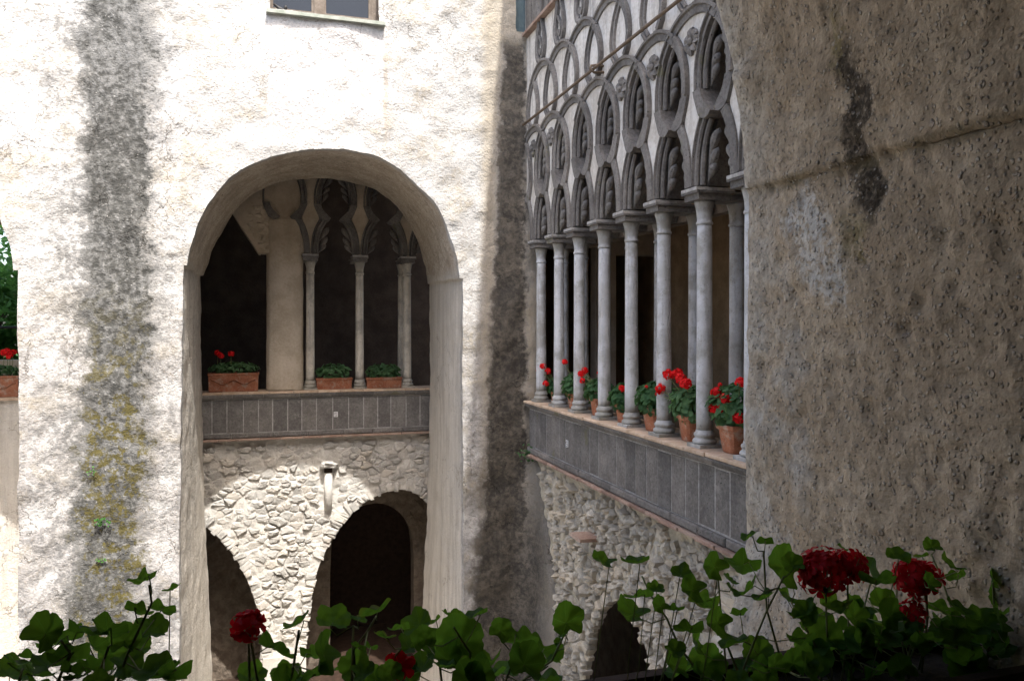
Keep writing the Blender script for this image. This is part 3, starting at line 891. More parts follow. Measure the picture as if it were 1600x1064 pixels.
def stone_solid(poly, h, rr, mapv, rough=.25):
    """irregular boulder face from a cell polygon"""
    P = np.array(poly, float)
    # drop tiny edges and split long ones
    Q = []
    for i in range(len(P)):
        a, b = P[i], P[(i + 1) % len(P)]
        L = np.linalg.norm(b - a)
        if L < .012: continue
        Q.append(a)
        if L > .05: Q.append((a + b) / 2 + (np.array((rr.random(), rr.random())) - .5) * L * .34)
    if len(Q) < 4: return None
    P = np.array(Q); c = P.mean(0); n = len(P)
    sx, sz = (rr.random() - .5) * .5, (rr.random() - .5) * .6 - .18
    v = []
    shr = rr.uniform(.74, 1.0)
    for sc, dd, jit in ((1.0, .03, .04), (.95, -h * .5, .10), (.66, -h, .16 + max(0, rough - .25) * .5)):
        k = shr * sc
        for p in P:
            q = c + (p - c) * k * (1 + (rr.random() - .5) * jit * 2)
            e = dd
            if dd < 0: e = dd * (1 + (rr.random() - .5) * 2 * rough) + ((q - c)[0] * sx + (q - c)[1] * sz) * .55
            v.append(mapv(q[0], q[1], e))
    q = c + (np.array((rr.random(), rr.random())) - .5) * .03
    v.append(mapv(q[0], q[1], -h * rr.uniform(.85, 1.15)))
    f = []
    for k in range(2):
        for i in range(n):
            j = (i + 1) % n
            f.append((k * n + i, k * n + j, (k + 1) * n + j, (k + 1) * n + i))
    for i in range(n):
        f.append((2 * n + i, 2 * n + (i + 1) % n, 3 * n))
    f.append(tuple(range(n))[::-1])
    return v, f
def rubble(rootobj, ok, bbox, mapv, cell, asp, hrange, mat, seed, pick=None, keep=300, skip=.06, rough=.25):
    rr = random.Random(seed)
    s0, s1, z0, z1 = bbox
    seeds = []
    tries = int((s1 - s0) * (z1 - z0) / (cell * cell) * 3.0)
    for _ in range(tries):
        p = (rr.uniform(s0, s1), rr.uniform(z0, z1))
        dmin = cell * (0.45 + 1.35 * rr.random() ** 2.6)
        good = True
        for q in seeds:
            if ((p[0] - q[0]) * asp) ** 2 + (p[1] - q[1]) ** 2 < (dmin + q[2]) ** 2 * .25: good = False; break
        if good: seeds.append((p[0], p[1], dmin))
    cells = voronoi_cells([(a, b) for a, b, c in seeds], asp, bbox)
    st = []
    for (a, b, c), poly in zip(seeds, cells):
        if len(poly) < 3: continue
        pp = np.array(poly)
        if not all(ok(x, y) for x, y in pp): continue
        if rr.random() < skip: continue
        ar = .5 * abs(np.dot(pp[:, 0], np.roll(pp[:, 1], 1)) - np.dot(pp[:, 1], np.roll(pp[:, 0], 1)))
        s = stone_solid(poly, hrange[0] + (hrange[1] - hrange[0]) * rr.random() ** 1.6 * min(1.3, .5 + ar * 45), rr, mapv, rough)
        if s is None: continue
        w = ar * (pick(a, b) if pick else 1.0)
        st.append((w, s))
    st.sort(key=lambda q: -q[0])
    for w, (v, f) in st[:keep]:
        part('stone', mesh('stone', v, f), rootobj, mat)
    if len(st) > keep:
        m = MB()
        for w, (v, f) in st[keep:]: m.add(v, f)
        structure(part('small_stones', m.mesh('small_stones'), rootobj, mat), 'stuff')
    return len(st)

def voussoirs(rootobj, path, mapv, depth, rr, wr=(.07, .13), lr=(.16, .26), h=(.03, .07), mat=None):
    """radial stones along an arch path (s,z); n to the right is inward (opening)"""
    P = resample(path, .01); i = 0
    while i < len(P) - 6:
        w = rr.uniform(*wr); j = min(len(P) - 1, i + int(w / .01))
        L = rr.uniform(*lr)
        if rr.random() < .10: i = j; continue
        a, b = P[i], P[j]
        t = b - a; t /= np.linalg.norm(t) + 1e-9; g_ = rr.uniform(-.28, .28); nr = np.array((t[1] + g_ * t[0], -t[0] + g_ * t[1]))
        ins = rr.uniform(-.01, .035)
        a2, b2 = a + t * .006, b - t * .006
        q = [a2 + nr * ins, b2 + nr * (ins + rr.uniform(-.015, .015)), b2 - nr * L * 1.0 + t * .012, (a2 + b2) / 2 - nr * (L + rr.uniform(0, .03)), a2 - nr * L * rr.uniform(.85, 1) - t * .012]
        n = len(q); hh = rr.uniform(*h); v = []
        c = sum(q) / n
        for sc, d in ((1, depth), (1.0, -.005), (.90, -hh * .8), (.6, -hh)):
            for p in q:
                p2 = c + (p - c) * sc * (1 + (rr.random() - .5) * (.12 if d < 0 else 0))
                v.append(mapv(p2[0], p2[1], d * (1 + ((rr.random() - .5) * .4 if d < 0 else 0))))
        f = [tuple(range(n))]
        for k in range(3):
            for e in range(n):
                g = (e + 1) % n; f.append((k * n + e, k * n + g, (k + 1) * n + g, (k + 1) * n + e))
        f.append(tuple(3 * n + e for e in range(n)))
        part('voussoir', mesh('voussoir', v, f), rootobj, mat)
        i = j
def rough_sheet(loops, d, mapv, step, amp, name, seed=0, back=.25):
    V, F = triangulate(loops, step)
    P = np.array([mapv(a, b, d) for a, b in V]); P0 = np.array([mapv(a, b, d - 1) for a, b in V]) - P
    k = amp * (noise3(P, 5, seed, 3) + .6 * noise3(P, 19, seed + 3, 2))
    P = P + P0 * k[:, None]
    n = len(P); fs = [tuple(f) for f in F]; vs = P.tolist()
    cnt = {}
    for f in F:
        for i in range(3):
            e = (f[i], f[(i + 1) % 3]); kk = (min(e), max(e)); cnt[kk] = None if kk in cnt else e
    bmap = {}
    for kk, e in cnt.items():
        if e:
            for q in e:
                if q not in bmap: bmap[q] = len(vs); vs.append(tuple(np.array(vs[q]) - P0[q] * back))
            fs.append((e[0], e[1], bmap[e[1]], bmap[e[0]]))
    return mesh(name, vs, fs, False, False)
def parapet(rootobj, s0, s1, mapv, rr, wtile, plaque_s=None):
    """coping tiles, moulding, tuff slabs, base course and red tile lip between s0 and s1"""
    m = MB(); v, f = slab_from_loops([np.array([(s0, EZ - 1.62), (s1, EZ - 1.62), (s1, EZ - .955), (s0, EZ - .955)])], .000, .42, mapv); m.add(v, f)
    part('joint_backing', m.mesh('joint_backing'), rootobj, M['joint'])
    def bx(a, b, z0, z1, d0, d1, name, mat, jit=0.004, bev=.004):
        a += .003; b -= .003
        ds = d0 + rr.uniform(-jit, jit)
        g = []
        for (aa, bb, zz0, zz1, d) in ((a, b, z0, z1, d1), (a, b, z0, z1, ds + bev), (a + bev, b - bev, z0 + bev, z1 - bev, ds)):
            g += [mapv(aa, zz0, d), mapv(bb, zz0, d), mapv(bb, zz1, d), mapv(aa, zz1, d)]
        j = lambda: rr.uniform(-.002, .002)
        fs = [(0, 3, 2, 1), (8, 9, 10, 11)]
        for k in (0, 4):
            for e in range(4): fs.append((k + e, k + (e + 1) % 4, k + 4 + (e + 1) % 4, k + 4 + e))
        part(name, mesh(name, g, fs), rootobj, mat)
    s = s0
    while s < s1 - .02:                                       # tuff slabs
        w = rr.uniform(.195, .235); e = min(s1, s + w)
        if s1 - e < .07: e = s1
        z1 = EZ - 1.045 + rr.uniform(-.012, .004)
        bx(s, e - .005, EZ - 1.515 + rr.uniform(-.006, .006), z1, -.004, .05, 'tuff_slab', M['tuff'], .0025)
        s = e
    s = s0
    while s < s1 - .02:                                       # base course
        w = rr.uniform(.36, .62); e = min(s1, s + w)
        if s1 - e < .12: e = s1
        bx(s, e - .003, EZ - 1.592, EZ - 1.525, -.035, .05, 'base_block', M['tuff'], .006, .012)
        s = e
    s = s0
    while s < s1 - .02:                                       # red tile lip
        w = rr.uniform(.26, .34); e = min(s1, s + w)
        if s1 - e < .1: e = s1
        bx(s, e, EZ - 1.626, EZ - 1.597, -.07 + rr.uniform(-.008, .008), .05, 'lip_tile', M['redtile'], .004)
        s = e
    s = s0
    while s < s1 - .02:                                       # moulding under the sill
        w = rr.uniform(.35, .55); e = min(s1, s + w)
        if s1 - e < .12: e = s1
        pr = [(-.03, .06), (-.03, -.012), (-.012, -.050), (.020, -.072), (.036, -.072), (.036, .06)]
        g = []
        for aa in (s + .003, e - .003):
            for (zz, d) in pr: g.append(mapv(aa, EZ - 1.005 + zz, d + rr.uniform(-.003, .003)))
        n = len(pr); fs = [tuple(range(n)), tuple(range(n, 2 * n))] + [(k, (k + 1) % n, n + (k + 1) % n, n + k) for k in range(n)]
        part('sill_moulding', mesh('sill_moulding', g, fs), rootobj, M['tuff'])
        s = e
    s = s0
    while s < s1 - .02:                                       # sill tiles
        w = rr.uniform(*wtile); e = min(s1, s + w)
        if s1 - e < .1: e = s1
        bx(s, e, EZ - .966, EZ - .936 + rr.uniform(-.003, .003), -.082, .44, 'sill_tile', M['tile'], .008, .006)
        s = e
    if plaque_s is not None:
        a = plaque_s
        g = []
        v, f = slab_from_loops([np.array([(a, EZ - 1.335), (a + .06, EZ - 1.335), (a + .06, EZ - 1.26), (a, EZ - 1.26)])], -.016, .01, mapv)
        pl = part('plaque', mesh('plaque', v, f), rootobj, M['plaque'])
        m = MB()
        for (x0, x1, z0, z1) in ((.012, .048, -1.278, -1.273), (.012, .017, -1.300, -1.278), (.012, .048, -1.303, -1.298), (.043, .048, -1.321, -1.303), (.012, .048, -1.326, -1.321)):
            v, f = slab_from_loops([np.array([(a + x0, EZ + z0), (a + x1, EZ + z0), (a + x1, EZ + z1), (a + x0, EZ + z1)])], -.0185, -.012, mapv); m.add(v, f)
        part('plaque_print', m.mesh('plaque_print'), pl, M['ink'])

# column set, local coordinates, base at z=0 (top of sill), height 1.905
CH = 1.905
def copy_mesh(me):
    return me.copy()
def col_meshes():
    o = {}
    m = MB(); m.box(-.098, .098, -.098, .098, 0, .028); o['plinth'] = m.mesh('plinth')
    m = MB(); m.lathe([(.080, .028), (.090, .036), (.093, .048), (.088, .062), (.077, .068), (.074, .082), (.080, .088), (.083, .100), (.078, .112), (.069, .116), (.066, .135)], n=26); o['base'] = m.mesh('column_base', True)
    pr = [(.063 - .007 * (t ** 1.5) + .0012 * math.sin(9 * t), .135 + t * (1.72 - .135)) for t in np.linspace(0, 1, 26)]
    m = MB(); m.lathe(pr, n=26)
    vv = np.array(m.v); nz = noise3(vv, 9, 4, 2); rad = np.hypot(vv[:, 0], vv[:, 1]); k = 1 + nz * .010
    vv[:, 0] *= k; vv[:, 1] *= k; m.v = [tuple(q) for q in vv]; o['shaft'] = m.mesh('shaft', True)
    m = MB(); m.lathe([(.056, 1.72), (.063, 1.724), (.066, 1.734), (.063, 1.744), (.057, 1.748), (.057, 1.77), (.060, 1.81), (.067, 1.85), (.075, 1.88), (.078, 1.888), (.078, 1.905)], n=24, sq=.0)
    o['capital'] = m.mesh('capital', True)
    return o
CM = col_meshes(); CMF = col_meshes()
def impost_mesh(ax):
    """block over a pair of columns; ax: direction the second column lies in"""
    m = MB()
    if ax == 'x':
        m.box(-.115, .42, -.105, .105, 1.905, 1.955)
        m.box(-.135, .43, -.12, .12, 1.955, 1.972)
    else:
        m.box(-.105, .105, -.115, .42, 1.905, 1.955)
        m.box(-.12, .12, -.135, .43, 1.955, 1.972)
    return m.mesh('impost')
def impost_slab(ax):
    m = MB()
    if ax == 'x': m.box(-.14, .20, -.115, .115, 1.972, 1.998)
    else: m.box(-.115, .115, -.14, .20, 1.972, 1.998)
    return m.mesh('impost_slab')
IMP = {a: (impost_mesh(a), impost_slab(a)) for a in 'xy'}
def column(x, y, label, group, imp=None, rot=0.0, cm=None, mat='column'):
    cm = cm or CM
    r = root('column', label, 'column', (x, y, EZ - .936), group)
    for k in ('plinth', 'base', 'shaft', 'capital'):
        part(k, cm[k], r, M[mat], (x, y, EZ - .936), (0, 0, rot if k in ('shaft',) else 0))
    if imp:
        part('impost', IMP[imp][0], r, M['tuff'], (x, y, EZ - .936))
        part('impost_slab', IMP[imp][1], r, M['joint'], (x, y, EZ - .936))
    return r

# ================================================================== RIGHT-HAND ARCADE
XA = 3.125                                     # front plane of the tracery
YA0 = 9.115                                    # axis of the first column by the corner
BA = .631
def mapA(s, z, d): return (XA + d, YA0 - s, z)
arcade = root('arcade_wall', 'shaded right-hand arcade wall with interlaced dark stone tracery above grey columns', 'wall', (XA, 6.9, 0))
NB = 9
bot = [(-.32, EZ + 1.06)]
for k in range(-1, NB):
    lp = bay_loop(BA)
    for a, b in lp:
        s = a + k * BA
        if s > -.30: bot.append((s, b))
send = NB * BA + .1
Z_UP = EZ + 3.66
lpA = bot + [(send, EZ + 1.06), (send, Z_UP), (-.32, Z_UP)]
lpA = [lpA[i] for i in range(len(lpA)) if i == 0 or (abs(lpA[i][0] - lpA[i - 1][0]) + abs(lpA[i][1] - lpA[i - 1][1])) > 1e-4]
v, f = slab_from_loops([np.array(lpA)], 0.0, .28, mapA, .10)
part('lime_plaster', mesh('lime_plaster', v, f), arcade, M['lime'])
def soft(me, ang=38):
    me.polygons.foreach_set("use_smooth", [True] * len(me.polygons))
    me.set_sharp_from_angle(angle=math.radians(ang)); me.update(); return me
T = {k: soft(mesh('tracery_' + k, *v)) for k, v in tracery(BA, mapA).items()}
names = {'band': 'tracery_band', 'low': 'tracery_band', 'waist': 'cusp_block', 'carve': 'leaf_carving', 'top': 'tracery_band', 'drop': 'teardrop_loop'}
for k in range(-1, NB - 1):
    for key, me in T.items():
        if k == -1 and key in ('low_l', 'waist_l', 'carve_ll', 'carve_ul', 'top_d', 'top_c', 'drop', 'band_b', 'band_c', 'band_d', 'top_b'): continue
        if k > 5 and key in ('drop',): continue
        if k == 7 and key.startswith('top'): continue
        part(names[key.split('_')[0]], me, arcade, M['tuff'], (0, -k * BA + R.uniform(-.004, .004), R.uniform(-.004, .004)))
# carved rosettes above some columns
def rosette():
    m = MB(); m.lathe([(.03, 0), (.034, .03), (.02, .045), (.005, .05)], n=10)
    vv = [(-z, x, y) for x, y, z in m.v]; m.v = vv
    for k in range(8):
        a = 2 * math.pi * k / 8; ca, sa = math.cos(a), math.sin(a)
        L = .125 if k % 2 == 0 else .115
        pts = []
        for (u, w, h) in ((.028, .006, .022), (.06, .026, .05), (.095, .036, .046), (L, .020, .022)):
            pts += [(-h * .75, u * ca - w * sa, u * sa + w * ca), (-h * .45, u * ca, u * sa), (-h * .75, u * ca + w * sa, u * sa - w * ca)]
        base = [(0.01, p[1], p[2]) for p in pts]
        vs = pts + base; fs = []
        for i in range(3):
            for j in range(2): fs.append((i * 3 + j, i * 3 + j + 1, i * 3 + j + 4, i * 3 + j + 3))
        per = [0, 1, 2, 5, 8, 11, 10, 9, 6, 3]
        for i in range(len(per)):
            a_, b_ = per[i], per[(i + 1) % len(per)]; fs.append((a_, b_, 12 + b_, 12 + a_))
        m.add(vs, fs)
    return m.mesh('rosette')
ros = rosette()
for k in (0, 1, 4, 5, 6):
    part('rosette', ros, arcade, M['tuff'], (XA - .002, YA0 - k * BA, EZ + 2.20), (R.uniform(-.2, .2), 0, 0), (.9, .86, .86))
q = MB(); q.box(XA + .36, XA + .66, 3.2, 9.5, EZ + 1.068, EZ + 2.95)
part('inner_spandrel', q.mesh('inner_spandrel'), arcade, M['ochre'])
q = MB(); q.box(XA + .535, XA + .64, 3.2, 9.5, EZ + .965, EZ + 1.06)
part('timber_lintel', q.mesh('timber_lintel'), arcade, M['wood'])
# red tile ledge and fluted upper storey
q = MB(); q.box(XA - .075, XA + .4, 3.4, 9.37, EZ + 3.665, EZ + 3.70)
part('tile_ledge', q.mesh('tile_ledge'), arcade, M['redtile'])
q = MB()
yy = 3.4
while yy < 9.3:
    q.box(XA - .02 - (.012 if int(yy * 10) % 2 else 0), XA + .3, yy, yy + .11, EZ + 3.70, EZ + 4.5); yy += .125
structure(part('fluted_panels', q.mesh('fluted_panels'), arcade, M['tuff']), 'stuff')
q = MB(); q.box(XA + .01, XA + .4, 3.0, 9.5, EZ + 3.70, EZ + 8.2); part('upper_wall', q.mesh('upper_wall'), arcade, M['lime'])
# parapet
def mapP(s, z, d): return (XA + .03 + d, 9.37 - s, z)
parapet(arcade, 0.0, 5.6, mapP, random.Random(4), (.28, .36), 9.37 - on_x(882, 678, XA).y)
# rubble below, with a pointed arch
def mapR(s, z, d): return (XA + .11 + d, 9.40 - s, z)
ya = 9.40 - 6.72
aw = [(ya - 1.12, 0), (ya - 1.08, EZ - 4.3), (ya - .92, EZ - 3.5), (ya - .60, EZ - 2.93), (ya - .1, EZ - 2.63), (ya + .22, EZ - 2.74), (ya + .52, EZ - 3.02), (ya + .80, EZ - 3.5), (ya + .98, EZ - 4.3), (ya + 1.0, 0)]
awp = np.vstack([[aw[0]], spline(aw[1:-1], 70), [aw[-1]]])
outl = [(-.1, 0)] + awp.tolist() + [(6.4, 0), (6.4, EZ - 1.60), (-.1, EZ - 1.60)]
part('mortar_bed', rough_sheet([np.array(outl)], 0.0, mapR, .035, .030, 'mortar_bed_r', 3, .05), arcade, M['mortar_r'])
def okR(s, z):
    if not (.03 < s < 5.4 and .2 < z < EZ - 1.66): return False
    h_ = EZ - 1.57 - z
    if s < .07 + .62 * (1 - math.exp(-h_ / 1.5)) * 1.05 + .18 * h_: return False
    p = np.array([(s, z)])
    return not inside(p, [awp])[0] and seg_dist(p, [awp])[0] > .075
nst = rubble(arcade, okR, (.0, 4.3, EZ - 4.4, EZ - 1.63), mapR, .092, .9, (.02, .085), M['stone_r'], 21,
             pick=lambda a, b: 1.0 if (a < 3.6 and b > EZ - 3.9) else .4, skip=.05, rough=.55)
voussoirs(arcade, awp[8:-6], mapR, .05, random.Random(5), (.045, .10), (.06, .13), (.02, .07), M['stone_r'])
# little terracotta shelf tile sticking out of the wall, with the hole above it
pq = on_x(925, 838, XA + .06)
q = MB(); q.box(-.20, .1, -.11, .11, -.018, .018)
part('shelf_tile', q.mesh('shelf_tile'), arcade, M['redtile'], pq, (0.10, .06, .12))

# gallery behind the arcade
gal = root('gallery_interior', 'dim brown plastered gallery seen between the columns of the arcade', 'gallery room', (5, 6.2, EZ - 1.65))
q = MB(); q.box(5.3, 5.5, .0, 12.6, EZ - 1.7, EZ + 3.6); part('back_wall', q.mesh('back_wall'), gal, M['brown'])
q = MB(); q.box(3.3, 6.2, .0, 12.6, EZ - 1.85, EZ - 1.68); part('gallery_floor', q.mesh('gallery_floor'), gal, M['tile'])
q = MB(); q.box(XA + .43, 6.3, .0, 12.6, EZ + 2.95, EZ + 3.1); part('gallery_ceiling', q.mesh('gallery_ceiling'), gal, M['brown'])
q = MB(); q.box(3.36, 6.2, 12.2, 12.4, EZ - 1.7, EZ + 3.0); part('end_wall', q.mesh('end_wall'), gal, M['brown'])
q = MB(); q.box(4.6, 5.3, 9.9, 10.1, EZ + 1.0, EZ + 2.95); q.box(4.3, 4.6, 9.9, 10.1, EZ - 1.68, EZ + 2.95)
part('cross_pier', q.mesh('cross_pier'), gal, M['tan'])
q = MB(); q.box(XA - .05 + .5, 3.8, 2.66, 4.05, EZ - 1.7, EZ + 3.0); q.box(3.26, 9, 2.66, 3.0, 0, EZ - 1.7)
part('side_pier', q.mesh('side_pier'), gal, M['tan'])
q = MB(); q.box(XA + .3, 6.4, 2.7, 9.9, EZ + 8.0, EZ + 8.2)
part('roof_slab', q.mesh('roof_slab'), gal, M['tan'])
q = MB(); q.box(4.6, 4.8, 3, 11, 0, EZ - 1.85); part('lower_back_wall', q.mesh('lower_back_wall'), gal, M['darkstone'])

ORD = ['first', 'second', 'third', 'fourth', 'fifth', 'sixth', 'seventh', 'eighth']
for k in range(8):
    y = YA0 - k * BA + [.018, .02, .03, 0, .01, .015, -.005, -.01][k]
    column(XA + .10, y, f'{ORD[k]} grey marble column of the right arcade, counted from the stained corner, front row', 'front columns of the right arcade', 'x', R.uniform(0, 6))
for k in range(8):
    column(XA + .40, YA0 - k * BA + .01, f'grey column in the rear row behind the {ORD[k]} front column of the right arcade', 'rear columns of the right arcade', None, R.uniform(0, 6))

# iron rod across the tracery
rod = root('iron_rod', 'long thin rusty iron rod running across the tracery of the right arcade', 'rod', (XA - .10, 6.9, EZ + 2.515))
q = MB(); q.tube([(XA - .095, 9.25, EZ + 2.520), (XA - .10, 8.0, EZ + 2.512), (XA - .10, 7.0, EZ + 2.518), (XA - .098, 5.6, EZ + 2.525), (XA - .10, 4.0, EZ + 2.52)], .016, 9)
part('bar', q.mesh('bar', True), rod, M['iron'])
yh = on_x(943, 112, XA).y
q = MB(); q.tube([(XA + .0, yh, EZ + 2.55), (XA - .07, yh, EZ + 2.552), (XA - .13, yh, EZ + 2.54), (XA - .14, yh, EZ + 2.505), (XA - .10, yh, EZ + 2.478), (XA + .0, yh - .01, EZ + 2.485)], .014, 8)
part('hook', q.mesh('hook', True), rod, M['iron'])

# ================================================================== FAR GALLERY (seen through the arch)
YG = 11.80
XG0 = .572; BG = .722
def mapG(s, z, d): return (XG0 + s, YG + d, z)
far = root('far_gallery_wall', 'far gallery wall behind the round arch, rubble stone below and tuff parapet above', 'wall', (.7, YG, 0))
bot = [(-1.7, EZ + 1.45), (-.9, EZ + 1.30), (-.72, EZ + 1.06)]
bot = [(-1.75, EZ + 1.62), (-1.10, EZ + 1.66), (-.98, EZ + 1.45), (-.73, EZ + 1.06)]
for k in range(-1, 4):
    for a, b in bay_loop(BG):
        bot.append((a + k * BG, b))
lpG = bot + [(4 * BG + .05, EZ + 1.06), (4 * BG + .05, EZ + 3.4), (-1.75, EZ + 3.4)]
lpG = [lpG[i] for i in range(len(lpG)) if i == 0 or (abs(lpG[i][0] - lpG[i - 1][0]) + abs(lpG[i][1] - lpG[i - 1][1])) > 1e-4]
v, f = slab_from_loops([np.array(lpG)], 0.0, .42, mapG, .12)
part('tan_plaster', mesh('tan_plaster', v, f), far, M['tan'])
TG = {k: soft(mesh('far_tracery_' + k, *v)) for k, v in tracery(BG, mapG).items()}
for k in range(-1, 3):
    for key, me in TG.items():
        if key.startswith('top') or key == 'drop': continue
        if k == -1 and key in ('low_l', 'carve_ll', 'carve_lr', 'carve_ur', 'carve_ul'): continue
        part(names[key.split('_')[0]], me, far, M['tuff'], (k * BG, 0, 0))
def mapGP(s, z, d): return (-.98 + s, YG - .05 + d, z)
parapet(far, 0.0, 3.6, mapGP, random.Random(8), (.28, .36), on_y(521, 645, YG).x + .98)
v, f = slab_from_loops([np.array([(a - BG, b) for a, b in bay_loop(BG)])], .02, .28, mapG, .1)
part('blind_infill', mesh('blind_infill', v, f), far, M['tan'])
# plastered pillar and springer stub
x0, x1 = on_y(416, 500, YG).x, on_y(474, 500, YG).x
V2, F2 = [], []
def pillar():
    zs = np.linspace(EZ - .93, EZ + 1.56, 40); m = 14; pts = []
    ring = []
    for k in range(m):
        a = 2 * math.pi * k / m; q = 1 / max(abs(math.cos(a)), abs(math.sin(a)))
        ring.append((math.cos(a) * min(q, 1.25), math.sin(a) * min(q, 1.25)))
    for z in zs:
        for a, b in ring: pts.append(((x0 + x1) / 2 + a * (x1 - x0) / 2, YG + .20 + b * .21, z))
    Pn = np.array(pts); Pn = Pn + disp(Pn, .7)
    fs = [(j * m + i, j * m + (i + 1) % m, (j + 1) * m + (i + 1) % m, (j + 1) * m + i) for j in range(len(zs) - 1) for i in range(m)]
    return mesh('plaster_pillar', Pn, fs, True)
part('plaster_pillar', pillar(), far, M['tan'])
wl = [on_y(372, 322, YG), on_y(420, 322, YG), on_y(420, 395, YG), on_y(408, 394, YG), on_y(398, 370, YG), on_y(382, 340, YG)]
v, f = slab_from_loops([resample([(p.x - XG0, p.z) for p in wl + wl[:1]], .03)[:-1]], .0, .34, mapG, .03)
vv = np.array(v); vv = vv + disp(vv, 1.0); vv[:, 1] += .03 * noise3(vv, 14, 6, 3); vv[:, 0] += .015 * noise3(vv, 12, 8, 2)
part('springer_stub', mesh('springer_stub', vv, f), far, M['tan'])
for k, x in enumerate((XG0, XG0 + BG, XG0 + 2 * BG)):
    nm = ['beside the plastered pillar', 'between the two small planters', 'rightmost, right of the second planter'][k]
    column(x, YG + .10, f'slim pale column of the far gallery, {nm}', 'front columns of the far gallery', 'y', R.uniform(0, 6), CMF, 'column_far')
    column(x * (YG + .42) / (YG + .10) - (.085 if k == 2 else 0.0), YG + .42, f'rear column of the far gallery behind the one {nm}', 'rear columns of the far gallery', None, R.uniform(0, 6), CMF, 'column_far')
# rubble with two arches
def mapGR(s, z, d): return (s, YG + .03 + d, z)
def wp(pl): return [(on_y(a, b, YG).x, on_y(a, b, YG).z) for a, b in pl]
archR = spline(wp([(478, 1064), (479, 1000), (484, 940), (497, 890), (515, 850), (545, 805), (580, 780), (615, 766), (645, 768), (668, 782), (700, 815), (735, 880), (752, 950), (757, 1064)]), 100)
archR = np.vstack([[(archR[0][0], 0)], archR, [(archR[-1][0], 0)]])
archL = spline(wp([(130, 1064), (135, 950), (170, 860), (240, 805), (285, 800), (322, 824), (350, 848), (378, 890), (398, 940), (408, 990), (411, 1064)]), 90)
archL = np.vstack([[(archL[0][0], 0)], archL, [(archL[-1][0], 0)]])
outl = [(-3.4, 0)] + archL.tolist() + archR.tolist() + [(3.6, 0), (3.6, EZ - 1.60), (-3.4, EZ - 1.60)]
part('mortar_bed', rough_sheet([np.array(outl)], 0.0, mapGR, .04, .020, 'mortar_bed_g', 9, .8), far, M['mortar'])
pn = on_y(513, 745, YG)
def okG(s, z):
    if not (-2.4 < s < 2.9 and EZ - 4.6 < z < EZ - 1.64): return False
    if abs(s - pn.x) < .10 and EZ - 2.75 < z < EZ - 1.95: return False
    p = np.array([(s, z)])
    return not inside(p, [archL])[0] and not inside(p, [archR])[0] and min(seg_dist(p, [archL])[0], seg_dist(p, [archR])[0]) > .09
rubble(far, okG, (-1.15, 2.55, EZ - 4.65, EZ - 1.62), mapGR, .098, .64, (.008, .048), M['stone'], 33, skip=.05)
voussoirs(far, archR[6:-8], mapGR, .4, random.Random(6), (.05, .12), (.08, .18), (.012, .055), M['stone'])
voussoirs(far, archL[34:-4], mapGR, .4, random.Random(9), (.05, .13), (.08, .18), (.012, .05), M['stone'])
# pier base block
bz = on_y(440, 1024, YG).z
q = MB(); q.box(archL[-1][0] + .0, archR[0][0] - .0, YG - .05, YG + .3, 0, bz)
part('base_stone', q.mesh('base_stone'), far, M['mortar'])
# drain niche: hood stone, half pipe, stump
q = MB(); q.lathe([(.055, -.55), (.06, -.30), (.062, .0), (.05, .0), (.046, -.30)], n=14)
q.v = [(x, y * .8, z) for x, y, z in q.v]
part('drain_pipe', q.mesh('drain_pipe', True), far, M['mortar'], (pn.x, YG + .0, pn.z + .06))
v, f = stone_solid([(pn.x - .13, pn.z + .13), (pn.x + .13, pn.z + .13), (pn.x + .15, pn.z + .20), (pn.x + .05, pn.z + .24), (pn.x - .12, pn.z + .22)], .14, random.Random(3), mapGR)
part('hood_stone', mesh('hood_stone', v, f), far, M['stone'])
q = MB(); q.box(pn.x - .06, pn.x + .06, YG - .002, YG + .2, pn.z + .05, pn.z + .13); part('drain_hole', q.mesh('drain_hole'), far, M['unlit'])

# rooms behind the far gallery
room = root('far_gallery_room', 'dark room behind the columns and lower arches of the far gallery', 'gallery room', (1.0, 14, 0))
q = MB(); q.box(-2.1, 5.0, 15.2, 15.4, EZ - 1.7, EZ + 3.4); part('back_wall', q.mesh('back_wall'), room, M['unlit'])
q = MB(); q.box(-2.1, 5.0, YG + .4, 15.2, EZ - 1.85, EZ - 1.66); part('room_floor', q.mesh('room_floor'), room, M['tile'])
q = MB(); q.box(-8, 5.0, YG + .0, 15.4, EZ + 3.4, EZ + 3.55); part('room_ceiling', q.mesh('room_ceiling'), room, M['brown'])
q = MB(); q.box(-2.2, -2.0, YB + .0, 15.4, 0, EZ + 3.4); part('partition', q.mesh('partition'), room, M['unlit'])
q = MB(); q.box(3.4, 3.6, YB - .2, 12.3, EZ + 1.0, EZ + 3.4); part('side_partition', q.mesh('side_partition'), room, M['unlit'])
# lower inner wall with a darker doorway
yi = 13.0
ia = spline([(on_y(a, b, yi).x, on_y(a, b, yi).z) for a, b in ((516, 1064), (516, 900), (522, 835), (545, 800), (580, 787), (612, 792), (638, 820), (646, 870), (646, 1064))], 60)
ia = np.vstack([[(ia[0][0], 0)], ia, [(ia[-1][0], 0)]])
def mapI(s, z, d): return (s, yi + d, z)
part('inner_wall', rough_sheet([np.array([(-2.0, 0)] + ia.tolist() + [(5, 0), (5, EZ - 1.85), (-2.0, EZ - 1.85)])], 0, mapI, .09, .03, 'inner_wall', 12, .3), room, M['darkstone'])
q = MB(); q.box(-2.0, 5, 12.2, 14.6, .004, .06); part('inner_floor', q.mesh('inner_floor'), room, M['trough_and_shade'])  # dark slab added over the paving to paint the doorway in shade
q = MB(); q.box(-2.0, 5, 14.6, 14.8, 0, EZ - 1.85); q.box(4.9, 5.1, 12, 15, 0, EZ - 1.7); part('inner_back', q.mesh('inner_back'), room, M['trough_and_shade'])  # near-black colour stands in for the unlit depth

